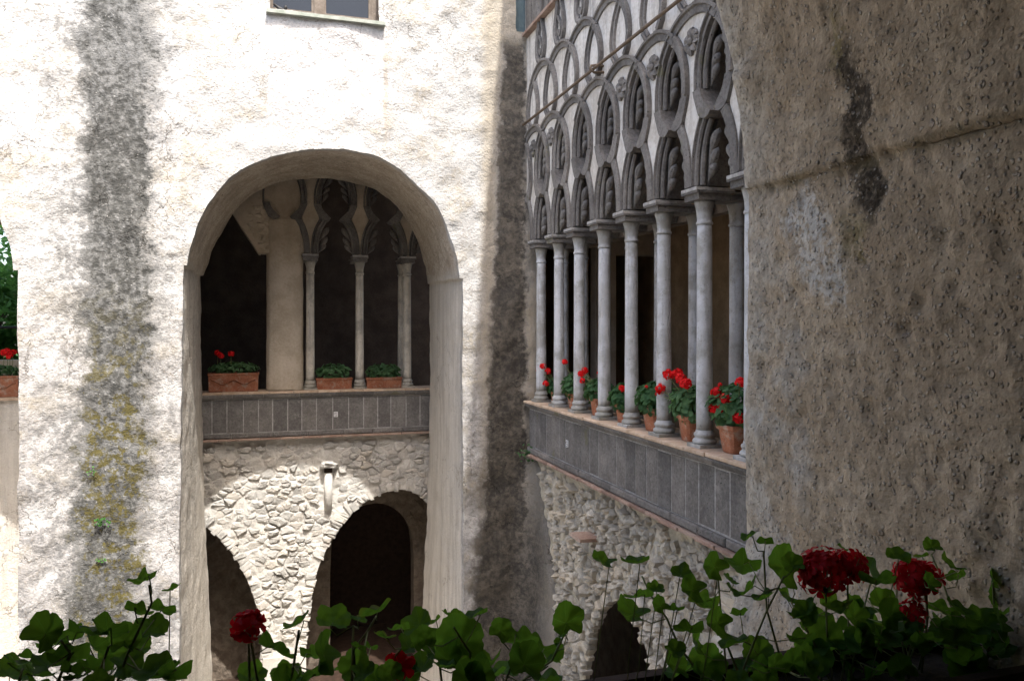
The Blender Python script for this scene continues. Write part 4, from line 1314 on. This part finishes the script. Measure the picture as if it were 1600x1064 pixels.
# far left bay: plain lower wall with sill, garden behind
lw = root('left_bay_wall', 'pale plastered low wall with a planter on it in the bay at far left', 'wall', (-4.2, YG, 0))
q = MB(); q.box(-8, -2.2, YG + .02, YG + .4, 0, EZ - .98)
part('plaster_wall', q.mesh('left_low_wall'), lw, M['facade'])
q = MB(); q.box(-8, -2.2, YG - .04, YG + .44, EZ - .979, EZ - .936)
part('sill', q.mesh('left_sill'), lw, M['tile'])
q = MB(); q.box(-8, -2.2, YG + 2.8, YG + 3.0, EZ - 1.0, EZ - .55)
part('rear_wall', q.mesh('left_rear_wall'), lw, M['tan'])
q = MB(); q.box(-8, -2.25, YG + .0, YG + 3.4, EZ + 1.72, EZ + 1.85); part('bay_ceiling', q.mesh('bay_ceiling'), lw, M['brown'])
rail = root('iron_railing', 'thin black iron railing in front of the trees at far left', 'railing', (-4, 15.2, EZ - .6))
q = MB(); q.tube([(-8, 14.9, EZ - .02), (-2.4, 14.9, EZ - .02)], .022, 8); part('top_bar', q.mesh('top_bar'), rail, M['blackiron'])
for k in range(6):
    q = MB(); q.tube([(-7.6 + k * 1.0, 14.9, EZ - .55), (-7.6 + k * 1.0, 14.9, EZ - .02)], .014, 6); part('post', q.mesh('post'), rail, M['blackiron'])
grd = MB(); grd.box(-30, -2.2, YG + 3.0, 40, EZ - 2.5, EZ - .95)
structure(part('garden_terrace', grd.mesh('garden_terrace'), None, M['moss']))
def leaf_cloud(n, ctr, rad, size, rr, flat=.7, shell=.4):
    v, f = [], []
    for i in range(n):
        while True:
            p = Vector((rr.uniform(-1, 1), rr.uniform(-1, 1), rr.uniform(-1, 1)))
            if shell < p.length < 1: break
        k = float(1 + .25 * math.sin(p.x * 5 + ctr[0]) * math.cos(p.z * 6))
        c = Vector(ctr) + Vector((p.x * rad[0], p.y * rad[1], p.z * rad[2])) * k
        a = Vector((rr.gauss(0, 1), rr.gauss(0, 1), rr.gauss(0, .6))).normalized(); b = a.cross(Vector((rr.gauss(0, 1), rr.gauss(0, 1), rr.gauss(0, 1)))).normalized()
        s = size * rr.uniform(.6, 1.3); n_ = a.cross(b)
        q = len(v)
        v += [c - a * s, c - b * s * .5 + n_ * s * .15, c + a * s, c + b * s * .5 + n_ * s * .15]
        f += [(q, q + 1, q + 2), (q, q + 2, q + 3)]
    return v, f
for i, (tx, ty, th, rx, lab) in enumerate(((-5.6, 18.6, 1.15, 2.3, 'dark green leafy tree low behind the black railing at far left'), (-7.4, 23.5, 2.9, 3.0, 'taller tree whose crown hangs higher at the far left edge'))):
    tr = root('tree', lab, 'tree', (tx, ty, EZ - .95))
    q = MB(); q.tube([(0, 0, 0), (.05, .02, th * .5), (.0, .1, th + .6)], [.14, .11, .05], 8); q.tube([(.04, .02, th * .5), (.5, .1, th + .5)], [.06, .03], 6)
    part('trunk', q.mesh('trunk', True), tr, M['trunk'], (tx, ty, EZ - .95))
    v, f = leaf_cloud(6000, (0, 0, th), (rx, rx * .8, th * .95), .11, random.Random(40 + i))
    part('crown', mesh('crown', v, f, False, False), tr, M['leaf_tree'], (tx, ty, EZ - .95))

# ================================================================== NEAR ARCH (the photographer's own bay)
YN0, YN1 = .25, 2.65
CXN, HSN, RISE = .24, 1.492, 1.88
SPN = EZ + .505
def near_profile():
    """right jamb up, over the arch, down the left jamb : dense where it is seen"""
    z = np.r_[np.linspace(0, EZ - 1.45, 30)[:-1], np.arange(EZ - 1.45, SPN, .0125)]
    zr = z - EZ
    xr = CXN + HSN - .27 * np.clip(-.80 - zr, 0, 1.6) ** 1.15
    jr = np.stack([xr, z], 1)
    lip = np.array([(CXN + HSN - .002, SPN), (CXN + HSN - .013, SPN + .005), (CXN + HSN - .020, SPN + .013)])
    a = np.r_[np.arange(.014, 1.25, .0095), np.linspace(1.25, math.pi, 60)]
    arc = np.stack([CXN + (HSN - .020) * np.cos(a), SPN + .01 + RISE * np.sin(a)], 1)
    zl = np.linspace(SPN, 0, 30); jl = np.stack([np.full(30, CXN - HSN), zl], 1)
    return np.vstack([jr, lip, arc, jl])
NP = near_profile()
def near_surface():
    t = np.gradient(NP, axis=0); t /= np.linalg.norm(t, axis=1)[:, None]
    out = np.stack([t[:, 1], -t[:, 0]], 1)              # away from the opening
    ys = np.r_[np.linspace(YN0, .95, 9)[:-1], np.arange(.95, 2.51, .0125)]
    rows = [(0.0, y) for y in ys]
    rr_ = .13
    for k in range(1, 13):
        a = math.pi / 2 * k / 12; rows.append((rr_ * (1 - math.cos(a)), 2.52 + rr_ * math.sin(a)))
    vs = []
    for off, y in rows:
        Q = NP + out * off
        vs.append(np.stack([Q[:, 0], np.full(len(Q), y), Q[:, 1]], 1))
    Pn = np.vstack(vs)
    d = .018 * noise3(Pn, 1.6, 31, 2) + .007 * noise3(Pn, 8.0, 32, 3, .6) + .0035 * noise3(Pn, 30., 33, 2)
    pit = np.clip(noise3(Pn, 16., 35, 2) - .35, 0, 1); d = d - .018 * pit
    # hollow where the old render fell away, and a ragged patch under the ledge
    N3 = np.tile(np.stack([-out[:, 0], np.zeros(len(out)), -out[:, 1]], 1), (len(rows), 1))
    yy, zz = Pn[:, 1], Pn[:, 2] - EZ
    hol = np.exp(-(((yy - 1.95) / .05) ** 2 + ((zz - .62) / .22) ** 2)); d = d - .010 * hol * (1 + .5 * noise3(Pn, 25, 36, 2))
    chip = np.exp(-(((yy - 2.50) / .07) ** 2 + ((zz - .93) / .10) ** 2)); d = d + .03 * chip * (1 + .8 * noise3(Pn, 20, 37, 2))
    edge = np.clip((yy - 2.42) / .2, 0, 1); d = d + edge * (.004 + .010 * np.clip(zz - .45, 0, 1)) * noise3(Pn, 9, 38, 3)
    Pn = Pn + N3 * d[:, None]
    n = len(NP); fs = []
    for j in range(len(rows) - 1):
        for i in range(n - 1): fs.append((j * n + i, j * n + i + 1, (j + 1) * n + i + 1, (j + 1) * n + i))
    return mesh('near_arch_render', Pn, fs, True, False)
near = root('near_arch_wall', 'rough brown rendered arch and pier of the near bay, in shade at right', 'wall', (1.9, 1.5, 0))
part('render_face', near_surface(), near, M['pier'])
q = MB()
q.box(CXN + HSN + .13, 3.14, .3, 2.63, 0, EZ + 4.4)
q.box(-8, CXN - HSN - .13, .3, 2.63, 0, EZ + 4.4)
q.box(CXN - HSN - .13, CXN + HSN + .13, .3, 2.63, SPN + RISE + .13, EZ + 4.4)
part('masonry_core', q.mesh('near_core'), near, M['tan'])
for sx in (1, -1):
    q = MB()
    a = np.linspace(0, math.pi / 2, 14)
    loop = [(CXN + sx * (HSN + .125) * math.cos(t), SPN + (RISE + .125) * math.sin(t)) for t in a] + [(CXN, SPN + RISE + .3), (CXN + sx * (HSN + .3), SPN + RISE + .3), (CXN + sx * (HSN + .3), SPN)]
    v, f = slab_from_loops([np.array(loop)], .35, 2.62, lambda s, z, d: (s, d, z)); q.add(v, f)
    part('spandrel', q.mesh('spandrel'), near, M['tan'])
q = MB(); q.box(-8, 6.4, -3.0, 2.6, EZ + 4.4, EZ + 4.55); part('roof_slab', q.mesh('near_roof'), near, M['tan'])
q = MB(); q.box(-8, 6.4, -3.2, -3.0, 0, EZ + 4.4); q.box(-8.0, -7.8, -3, 2.6, 0, EZ + 4.4); q.box(6.2, 6.4, -3, 2.6, 0, EZ + 4.4); part('gallery_back', q.mesh('near_back'), near, M['brown'])
q = MB(); q.box(-8, 6.4, -3.0, 1.2, EZ - 1.85, EZ - 1.66); part('gallery_floor', q.mesh('near_floor'), near, M['tile'])
q = MB(); q.box(-8, 6.4, -3.0, .3, EZ + 2.5, EZ + 2.65); part('gallery_ceiling', q.mesh('near_ceiling'), near, M['brown'])
q = MB(); q.box(CXN - HSN + .02, CXN + HSN - .3, 1.20, 1.85, 0, EZ - 1.09); q.box(CXN - HSN + .02, CXN + HSN - .02, 1.16, 1.88, EZ - 1.089, EZ - 1.05)
part('parapet', q.mesh('near_parapet'), near, M['tuff'])

# ================================================================== GERANIUMS
def floret_mesh(name, size):
    """five-petalled flower facing +z"""
    m = MB()
    for k in range(5):
        a = 2 * math.pi * k / 5; ca, sa = math.cos(a), math.sin(a)
        pts = []
        for (u, w, h) in ((.08, .06, 0), (.5, .30, .16), (.85, .34, .20), (1.05, .16, .12)):
            for ww, hh in ((-w, h), (0, h - .05), (w, h)):
                pts.append((size * (u * ca - ww * sa), size * (u * sa + ww * ca), size * hh))
        fs = [(i * 3 + j, i * 3 + j + 1, i * 3 + j + 4, i * 3 + j + 3) for i in range(3) for j in range(2)]
        m.add(pts, fs)
    return m.mesh(name, True, False)
def flower_head_small(rr, rad):
    """one joined cluster of petals for the distant pots"""
    m = MB(); n = 26
    for i in range(n):
        z = 1 - 1.55 * (i + .5) / n; a = i * 2.399963 + rr.random(); r = math.sqrt(max(0, 1 - z * z))
        d = Vector((r * math.cos(a), r * math.sin(a), z)); c = d * rad * rr.uniform(.72, 1.08)
        u = d.cross(Vector((.2, .9, .3))).normalized(); w = d.cross(u)
        s = rad * rr.uniform(.38, .55)
        p = [c + d * s * .15 + (u * math.cos(t) + w * math.sin(t)) * s * rr.uniform(.8, 1.15) + d * rr.uniform(-.2, .2) * s for t in np.linspace(0, 2 * math.pi, 6)[:-1]]
        m.add([c] + p, [(0, 1 + k, 1 + (k + 1) % 5) for k in range(5)])
    return m.mesh('flower_head', False, False)
rrh = random.Random(77)
HEADS = [flower_head_small(rrh, .040) for _ in range(4)]
def small_leaf(m, c, nrm, s, rr):
    nrm = nrm.normalized(); u = nrm.cross(Vector((rr.gauss(0, 1), rr.gauss(0, 1), rr.gauss(0, 1)))).normalized(); w = nrm.cross(u)
    v = [c]; n = 8
    for k in range(n):
        t = 2 * math.pi * k / n; r = s * (1.0 if k % 2 == 0 else .82) * (0.55 if k == 0 else 1)
        v.append(c + (u * math.cos(t) + w * math.sin(t)) * r + nrm * s * (.22 if k % 2 else .30))
    m.add(v, [(0, 1 + k, 1 + (k + 1) % n) for k in range(n)])
def foliage_mesh(rr, n, rad, zc, s):
    m = MB()
    for i in range(n):
        d = Vector((rr.gauss(0, 1), rr.gauss(0, 1), rr.gauss(.15, .9))).normalized()
        k = rr.uniform(.45, 1.0) ** .6
        c = Vector((d.x * rad[0] * k, d.y * rad[1] * k, zc + d.z * rad[2] * k))
        small_leaf(m, c, (d + Vector((rr.gauss(0, .35), rr.gauss(0, .35), .55 + rr.gauss(0, .3)))), s * rr.uniform(.65, 1.2), rr)
    return m.mesh('foliage', False, False)
def pot_mesh():
    m = MB(); m.lathe([(.082, 0), (.086, .012), (.108, .165), (.122, .170), (.126, .182), (.125, .205), (.117, .210), (.108, .205), (.104, .185), (.10, .17)], n=28, sq=.45)
    return m.mesh('pot', False)
POT = pot_mesh()
sm = MB(); sm.lathe([(.104, .165), (.104, .178)], n=20, sq=.4); SOIL = sm.mesh('soil')
ZS = EZ - .933
pots = [
    (0.5, [(848, 572), (841, 579), (856, 580), (853, 599)], .8, 'with four red heads, closest to the stained corner'),
    (1.5, [(882, 566)], 1.0, 'with a single dark red head, between the second and third columns'),
    (2.5, [(905, 574), (909, 584), (914, 579), (910, 595), (935, 583)], .95, 'with five red heads crowding behind the third column'),
    (3.5, [(972, 607)], .95, 'with one red head by the fifth column'),
    (4.5, [(1010, 604)], 1.1, 'with just one tiny red bud, between the fifth and sixth columns'),
    (5.5, [(1044, 586), (1058, 583), (1063, 591), (1071, 600), (1032, 608), (1030, 615)], 1.12, 'with a big clump of red heads over the sixth column'),
    (6.5, [(1100, 607), (1120, 613), (1134, 624), (1116, 640), (1098, 631), (1156, 597), (1155, 652), (1125, 601), (1128, 635)], 1.25, 'with nine scattered red heads, nearest to the brown pier'),
]
for i, (kk, heads, sc, lab) in enumerate(pots):
    x, y = XA + .19, YA0 - kk * BA - .0
    r = root('potted_geranium', f'terracotta pot of geranium {lab}', 'potted plant', (x, y, ZS), 'potted geraniums along the right arcade sill')
    rr = random.Random(50 + i)
    part('pot', POT, r, M['pot'], (x, y, ZS), (0, 0, R.uniform(-.2, .2)), (sc * .90, sc * .98, min(1.0, sc * .92)))
    part('soil', SOIL, r, M['soil'], (x, y, ZS), None, (sc * .90, sc * .98, min(1.0, sc * .92)))
    part('foliage', foliage_mesh(rr, int(300 * sc), (.155 * sc, .235 * sc, .15 * sc), .255 * sc, .036), r, M['leaf_far'], (x, y, ZS))
    st = MB()
    for j, (px, py) in enumerate(heads):
        p = on_x(px, py, x - .10 - .05 * rr.random())
        st.tube([Vector((rr.uniform(-.03, .03), rr.uniform(-.03, .03), .2)), (p - Vector((x, y, ZS))) * .6 + Vector((0, 0, .10)), p - Vector((x, y, ZS)) - Vector((0, 0, .01))], .0035, 5)
        s = rr.uniform(.85, 1.15) * (.45 if (i, j) in ((4, 0), (2, 4), (6, 7)) else 1.05) * (.92 if i > 4 else .80)
        part('flower_head', HEADS[(i + j) % 4], r, M['petal'], p, (rr.uniform(-.5, .5), rr.uniform(-.9, -.2), rr.uniform(0, 6)), (s, s, s))
    part('stems', st.mesh('stems', True), r, M['stem'], (x, y, ZS))

# rectangular planters on the far gallery sill
def planter_mesh(L, D, H, rim=.018):
    m = MB()
    a, b = L / 2, D / 2; ta, tb = a * .95, b * .88
    def ring(x, y, z): return [(-x, -y, z), (x, -y, z), (x, y, z), (-x, y, z)]
    rs = [ring(ta, tb, 0), ring(a - rim * .6, b - rim * .6, H - .035), ring(a, b, H - .03), ring(a, b, H), ring(a - .03, b - .03, H), ring(a - .03, b - .03, H - .05)]
    v = sum(rs, []); f = []
    for k in range(len(rs) - 1):
        for e in range(4): f.append((k * 4 + e, k * 4 + (e + 1) % 4, k * 4 + 4 + (e + 1) % 4, k * 4 + 4 + e))
    f += [(3, 2, 1, 0), tuple(4 * (len(rs) - 1) + e for e in range(4))]
    m.add(v, f)
    return m
def swag_mesh(L, D, H):
    m = MB(); n = 2 * int(max(2, round(L / .30)))
    pts = []
    for i in range(n * 8 + 1):
        t = i / (n * 8); xx = -L / 2 * .84 + t * L * .84
        pts.append((xx, -D / 2 * .95 - .004, H * .52 + .030 * math.cos(t * math.pi * n)))
    m.tube(pts, .009, 6)
    for i in range(0, n * 8 + 1, 16):
        m.blob((pts[i][0], pts[i][1] + .01, pts[i][2] - .02), (0, 0, 1), .04, .014)
    return m.mesh('swag_relief', True)
def planter_thing(name, label, x0p, x1p, y, D, H, folrad, heads, seed, swag, group, mat, s=.036, nf=200, z=ZS):
    cx = (x0p + x1p) / 2; L = x1p - x0p
    r = root(name, label, 'planter', (cx, y, z), group)
    part('box', planter_mesh(L, D, H).mesh('planter_box'), r, mat, (cx, y, z))
    if swag: part('swag_relief', swag_mesh(L, D, H), r, mat, (cx, y, z))
    rr = random.Random(seed)
    m = MB(); m.box(-L / 2 + .03, L / 2 - .03, -D / 2 + .03, D / 2 - .03, H - .06, H - .03); part('soil', m.mesh('soil'), r, M['soil'], (cx, y, z))
    part('foliage', foliage_mesh(rr, nf, (L / 2 * 1.0, D * .55, folrad), H + folrad * .55, s), r, M['leaf_far'], (cx, y, z))
    st = MB()
    for p in heads:
        q = p - Vector((cx, y, z)); st.tube([Vector((q.x * .8, 0, H - .04)), Vector((q.x, q.y * .7, (H + q.z) / 2)), q], .004, 5)
        part('flower_head', HEADS[rr.randrange(4)], r, M['petal'], p, (rr.uniform(-.4, .9), 0, rr.uniform(0, 6)), (1.05,) * 3)
    if heads: part('stems', st.mesh('stems', True), r, M['stem'], (cx, y, z))
gp = 'terracotta planters on the far gallery sill'
yp = YG + .12
planter_thing('terracotta_planter', 'long terracotta planter with wavy swag relief and two red blooms, left of the plastered pillar', on_y(325, 600, yp).x, on_y(405, 600, yp).x, yp, .24, .265, .10,
              [on_y(345, 556, yp), on_y(361, 553, yp - .05), on_y(340, 552, yp + .05)], 61, True, gp, M['pot_d'], .036, 230)
planter_thing('terracotta_planter', 'small terracotta planter of green leaves left of the middle far column', on_y(493, 600, yp).x, on_y(550, 600, yp).x, yp, .2, .165, .135, [], 62, False, gp, M['pot_d'], .036, 230)
planter_thing('terracotta_planter', 'small terracotta planter of green leaves right of the middle far column', on_y(571, 600, yp).x, on_y(627, 600, yp).x, yp, .2, .160, .135, [], 63, False, gp, M['pot_d'], .036, 230)
planter_thing('terracotta_planter', 'swagged terracotta planter with red blooms at the left edge, in the outermost bay', on_y(-60, 600, yp).x, on_y(34, 600, yp).x, yp, .24, .28, .09,
              [on_y(6, 551, yp), on_y(12, 549, yp), on_y(20, 551, yp), on_y(15, 556, yp - .05)], 64, True, gp, M['pot_d'], .036, 230)

# ------------------------------------------------------------------ foreground geraniums in the near planters
YPN = 1.52
ZPN = EZ - 1.05
for lab, a, b in (('dark brown planter box on the near sill beneath the crimson flower heads at right', .47, 1.76),
                  ('dark planter box on the near sill below the single pink bloom at left', -1.05, .40)):
    cx = (a + b) / 2
    r = root('planter_box', lab, 'planter', (cx, YPN, ZPN), 'planter boxes on the near sill')
    part('box', planter_mesh(b - a, .27, .24, .022).mesh('near_planter'), r, M['trough_and_shade'], (cx, YPN, ZPN))
    m = MB(); m.box(a - cx + .03, b - cx - .03, -.105, .105, .17, .20); part('soil', m.mesh('near_soil'), r, M['soil'], (cx, YPN, ZPN))

def ivy_leaf(seed):
    rr = random.Random(seed); n = 40; v = [(0, 0, 0)]; f = []
    ph = [rr.uniform(.9, 1.1) for _ in range(5)]
    for ring in (.5, 1.0):
        for k in range(n):
            t = -math.pi + 2 * math.pi * (k + .5) / n          # t=0 is the tip, +-pi the stalk
            lobe = abs(t) / (math.pi / 2.35); li = int(round(t / (math.pi / 2.6))) + 2; li = min(4, max(0, li))
            r = .88 + .11 * abs(math.cos(2.6 * t)) ** .7 * (1 if abs(t) < 2.75 else .3)
            r *= ph[li]
            if abs(t) > 2.7: r *= .55 + .45 * (math.pi - abs(t)) / (math.pi - 2.7) * .4
            if ring == 1.0: r *= 1 + .03 * math.cos(15.6 * t)
            rad = .5 * r * ring * (1 if ring < 1 else 1)
            z = .17 * ring ** 2 + .06 * ring * math.cos(5.2 * t) + .05 * math.sin(3 * t + seed) * ring ** 2 - .12 * ring * abs(math.sin(t)) ** 3 * (seed % 2)
            v.append((rad * math.sin(t), rad * math.cos(t) + .06, z))
    for k in range(n): f.append((0, 1 + k, 1 + (k + 1) % n))
    for k in range(n):
        j = (k + 1) % n; f.append((1 + k, 1 + n + k, 1 + n + j, 1 + j))
    return mesh('ivy_leaf', v, f, True, False)
LEAVES = [ivy_leaf(s) for s in range(6)]
FLORET = floret_mesh('floret', .022)
def near_pt(px, py, y): return on_y(px, py, y)
rl = random.Random(99)
def near_plant(label, stems, leaves, heads, base_px, fill):
    """stems: px polylines; leaves: (px,py,width px); heads: (px,py,rx,ry,n)"""
    b = near_pt(base_px, 1085, YPN); b.z = ZPN + .2; b.y = YPN
    r = root('geranium_plant', label, 'plant', b, 'trailing geraniums in the near planters')
    nodes = []
    for pl in stems:
        y0 = YPN + rl.uniform(-.03, .03); y1 = YPN + rl.uniform(-.12, .12)
        pts = []
        n = len(pl)
        for i, (px, py) in enumerate(pl):
            pts.append(near_pt(px, py, y0 + (y1 - y0) * i / max(1, n - 1)))
        foot = pts[0].copy(); foot.z = ZPN + .19; foot.x += (b.x - foot.x) * .25; foot.y = YPN
        if pts[0].z > foot.z + .02: pts = [foot] + pts
        m = MB(); m.tube(pts, [.0030 - .0013 * i / len(pts) for i in range(len(pts))], 6)
        part('stem', m.mesh('stem', True), r, M['stem'])
        for i in range(len(pts) - 1):
            for t in (0, .34, .67): nodes.append(pts[i].lerp(pts[i + 1], t))
        nodes.append(pts[-1])
    pet = MB()
    allv = list(leaves)
    for (x0, x1, y0, y1, n) in fill:
        for _ in range(n): allv.append((rl.uniform(x0, x1), rl.uniform(y0, y1), rl.uniform(34, 58)))
    for (px, py, w) in allv:
        y = YPN + rl.uniform(-.13, .13)
        p = near_pt(px, py, y)
        dep = y / ray(px, py)[1]
        s = w / FPX * dep * 1.08
        best = None; bd = 1e9
        for nd in nodes:
            d = (nd - p).length + (1.5 * max(0, nd.z - p.z + .0))
            if d < bd: bd = d; best = nd
        if best is None or bd > .14: best = Vector((p.x + rl.uniform(-.03, .03), YPN, ZPN + .19))
        # blade tilts: mostly facing up and towards the viewer or the light
        tilt = rl.choice((rl.uniform(.2, .6), rl.uniform(.5, 1.15), rl.uniform(.9, 1.35)))
        away = rl.random() < .45
        rot = Matrix.Rotation(rl.uniform(-.9, .9), 4, 'Z') @ Matrix.Rotation(tilt if not away else -tilt * .75, 4, 'X') @ Matrix.Rotation(rl.uniform(-.45, .45), 4, 'Y') @ Matrix.Rotation(rl.uniform(-.8, .8), 4, 'Z')
        o = part('leaf', LEAVES[rl.randrange(6)], r, M['leaf'], p, rot.to_euler(), (s, s, s))
        stalk = p + (rot @ Vector((0, -.20 * s, 0)))
        mid = (best + stalk) / 2 + Vector((rl.uniform(-.01, .01), rl.uniform(-.01, .01), -.012))
        pet.tube([best, mid, stalk, p], [.0013, .0012, .0011, .0009], 5)
    structure(part('petioles', pet.mesh('petioles', True), r, M['stem']), 'stuff')
    for (px, py, rx, ry, n) in heads:
        c = near_pt(px, py, YPN - .02); dep = YPN / ray(px, py)[1]; k = dep / FPX
        hm = MB(); foot = Vector((c.x + .02, YPN + .02, ZPN + .2)); neck = c - Vector((-.004, 0, ry * k * .9))
        if neck.z > foot.z: hm.tube([foot, (foot + neck) / 2 + Vector((.012, 0, 0)), neck], .0024, 6)
        fl = []
        for i in range(n):
            z = 1 - 1.7 * (i + .5) / n; a = i * 2.399963; q = math.sqrt(max(0, 1 - z * z))
            d = Vector((q * math.cos(a), q * math.sin(a), z)); d = (d + Vector((rl.gauss(0, .28), rl.gauss(0, .28), rl.gauss(0, .28)))).normalized()
            pp = c + Vector((d.x * rx * k, d.y * rx * k * .8, d.z * ry * k)) * rl.uniform(.66, 1.12)
            hm.tube([neck, (neck + pp) / 2 + d * .006, pp], .0009, 4)
            fl.append((pp, d))
        ho = part('flower_head', hm.mesh('flower_umbel', True), r, M['stem'])
        for pp, d in fl:
            s = rl.uniform(.75, 1.2)
            part('floret', FLORET, ho, M['petal_d'], pp, d.to_track_quat('Z', 'Y').to_euler(), (s, s, s * rl.uniform(.8, 1.5)))
near_plant('trailing green geranium at the lower left in front of the stained pier',
    [[(184, 1064), (200, 1020), (216, 986), (237, 942), (233, 914)], [(90, 1064), (110, 1020), (95, 1000)], [(150, 1064), (170, 1010)], [(30, 1064), (35, 1045)]],
    [(225, 904, 42), (269, 921, 27), (214, 953, 40), (253, 953, 42), (236, 988, 50), (72, 990, 58), (98, 1000, 60), (131, 988, 60), (169, 985, 62), (109, 1024, 55),
     (147, 1011, 58), (178, 1022, 50), (141, 1045, 62), (25, 1036, 54), (50, 1028, 40), (15, 1055, 60), (52, 1055, 52), (219, 1040, 44), (268, 1052, 62), (75, 1040, 46), (195, 1000, 44), (212, 1012, 40)],
    [], 130, [(-10, 290, 1035, 1075, 8)])
near_plant('geranium in the lower middle with one pink bloom in front of the white rubble',
    [[(390, 1064), (389, 1020), (388, 990)], [(550, 1064), (551, 1020), (552, 977)], [(552, 1015), (575, 985), (588, 962)], [(610, 1064), (618, 1024), (647, 989)], [(690, 1064), (686, 1030)],
     [(790, 1064), (799, 1040), (811, 1010)], [(815, 1064), (830, 1054), (862, 1032), (882, 990)], [(730, 1060), (735, 1020), (709, 980)], [(455, 1064), (467, 985)]],
    [(428, 1013, 62), (467, 974, 42), (394, 1058, 44), (450, 1058, 46), (487, 1024, 46), (520, 973, 52), (560, 969, 26), (589, 957, 52), (506, 1024, 62), (558, 1041, 48), (560, 1012, 26), (579, 1012, 22),
     (601, 996, 32), (624, 982, 32), (655, 978, 48), (681, 970, 20), (665, 998, 38), (678, 1015, 68), (719, 1006, 82), (658, 1047, 54), (702, 962, 24), (714, 966, 24), (746, 960, 34),
     (782, 986, 36), (811, 998, 52), (759, 1044, 64), (848, 1018, 68), (885, 973, 56), (819, 1038, 60), (848, 1044, 46), (733, 1060, 50), (881, 992, 14), (872, 1003, 12), (640, 1012, 40), (700, 1030, 50), (790, 1050, 46)],
    [(387, 977, 20, 17, 11), (624, 1040, 14, 11, 4)], 620, [(480, 880, 1040, 1075, 14), (380, 470, 1050, 1075, 4)])
near_plant('bushy geranium at lower right with two crimson flower heads against the brown pier',
    [[(1095, 1054), (1061, 1010), (1042, 966), (1017, 930), (1003, 900)], [(1137, 1064), (1127, 966), (1122, 900)], [(1160, 1050), (1173, 1015), (1198, 954), (1225, 900)], [(1198, 952), (1193, 861)],
     [(1127, 985), (1160, 1000), (1175, 1008)], [(1290, 1050), (1270, 1000), (1236, 940)], [(1300, 1050), (1290, 985), (1262, 945)], [(1330, 1050), (1340, 990), (1360, 910)], [(1440, 1050), (1450, 960), (1440, 900)],
     [(1500, 1050), (1490, 960), (1470, 900), (1455, 865)], [(1535, 1050), (1555, 980), (1551, 910)], [(1420, 1060), (1400, 950), (1403, 880)], [(1560, 1040), (1590, 1000), (1600, 960)]],
    [(944, 880, 40), (995, 880, 42), (1064, 898, 32), (1116, 886, 46), (1162, 882, 54), (1172, 838, 26), (1195, 847, 26), (1225, 887, 66), (1001, 931, 44), (1025, 921, 26), (990, 959, 52), (1032, 947, 30),
     (1054, 952, 32), (1082, 922, 44), (1103, 940, 46), (1142, 909, 28), (1145, 924, 28), (1173, 920, 40), (1156, 959, 30), (1195, 935, 40), (1230, 937, 40), (1078, 983, 44), (1121, 974, 46), (1149, 1005, 46),
     (1054, 1018, 34), (1086, 1008, 38), (1186, 1020, 46), (1056, 1040, 44), (1261, 957, 50), (1286, 976, 44), (1203, 1030, 40),
     (1317, 857, 18), (1286, 897, 30), (1333, 881, 34), (1360, 892, 46), (1373, 910, 52), (1239, 883, 34), (1295, 940, 40), (1316, 950, 44), (1260, 962, 40), (1346, 959, 54), (1378, 947, 50), (1392, 962, 46),
     (1403, 872, 34), (1440, 870, 22), (1457, 855, 28), (1489, 886, 38), (1496, 901, 28), (1452, 912, 36), (1477, 954, 46), (1503, 959, 48), (1531, 945, 54), (1551, 905, 30), (1565, 937, 44), (1590, 950, 50),
     (1540, 977, 54), (1602, 903, 26), (1484, 975, 48), (1575, 972, 46), (1330, 985, 50), (1365, 990, 54), (1420, 985, 50), (1255, 1000, 46), (1310, 1010, 50)],
    [(1288, 895, 40, 33, 40), (1322, 886, 26, 23, 18), (1425, 900, 26, 28, 22), (1446, 905, 22, 24, 14), (1425, 960, 20, 24, 12)], 1330, [(1240, 1610, 985, 1060, 60), (1060, 1240, 1030, 1070, 12), (1300, 1600, 960, 1010, 18)])

# ------------------------------------------------------------------ small weeds growing from the walls
def weed(px, py, plane, label, n, sp, mat, s=.016):
    p = on_y(px, py, plane - .03); rr = random.Random(int(px))
    r = root('weed', label, 'plant', p, 'weeds growing on the facade')
    m = MB()
    for _ in range(n):
        d = Vector((rr.gauss(0, 1), -abs(rr.gauss(0, .5)), rr.gauss(0, .6)))
        small_leaf(m, Vector((d.x * sp, d.y * sp * .5, d.z * sp)), Vector((rr.gauss(0, .4), -.6, .8)), s * rr.uniform(.6, 1.2), rr)
    part('leaves', m.mesh('leaves', False, False), r, mat, p)
weed(157, 814, YF, 'tiny bright green weed sprouting from the mossy grey stain on the pier', 26, .045, M['moss'])
weed(145, 736, YF, 'upright thin weed higher up the mossy stain of the pier', 10, .025, M['moss'], .012)
weed(160, 876, YF, 'little pale weed low on the mossy stain, just above the trailing leaves', 12, .03, M['moss'], .013)
weed(826, 708, YF - .12, 'dark weed tuft in the corner beside the end of the arcade parapet', 60, .075, M['leaf_far'], .02)
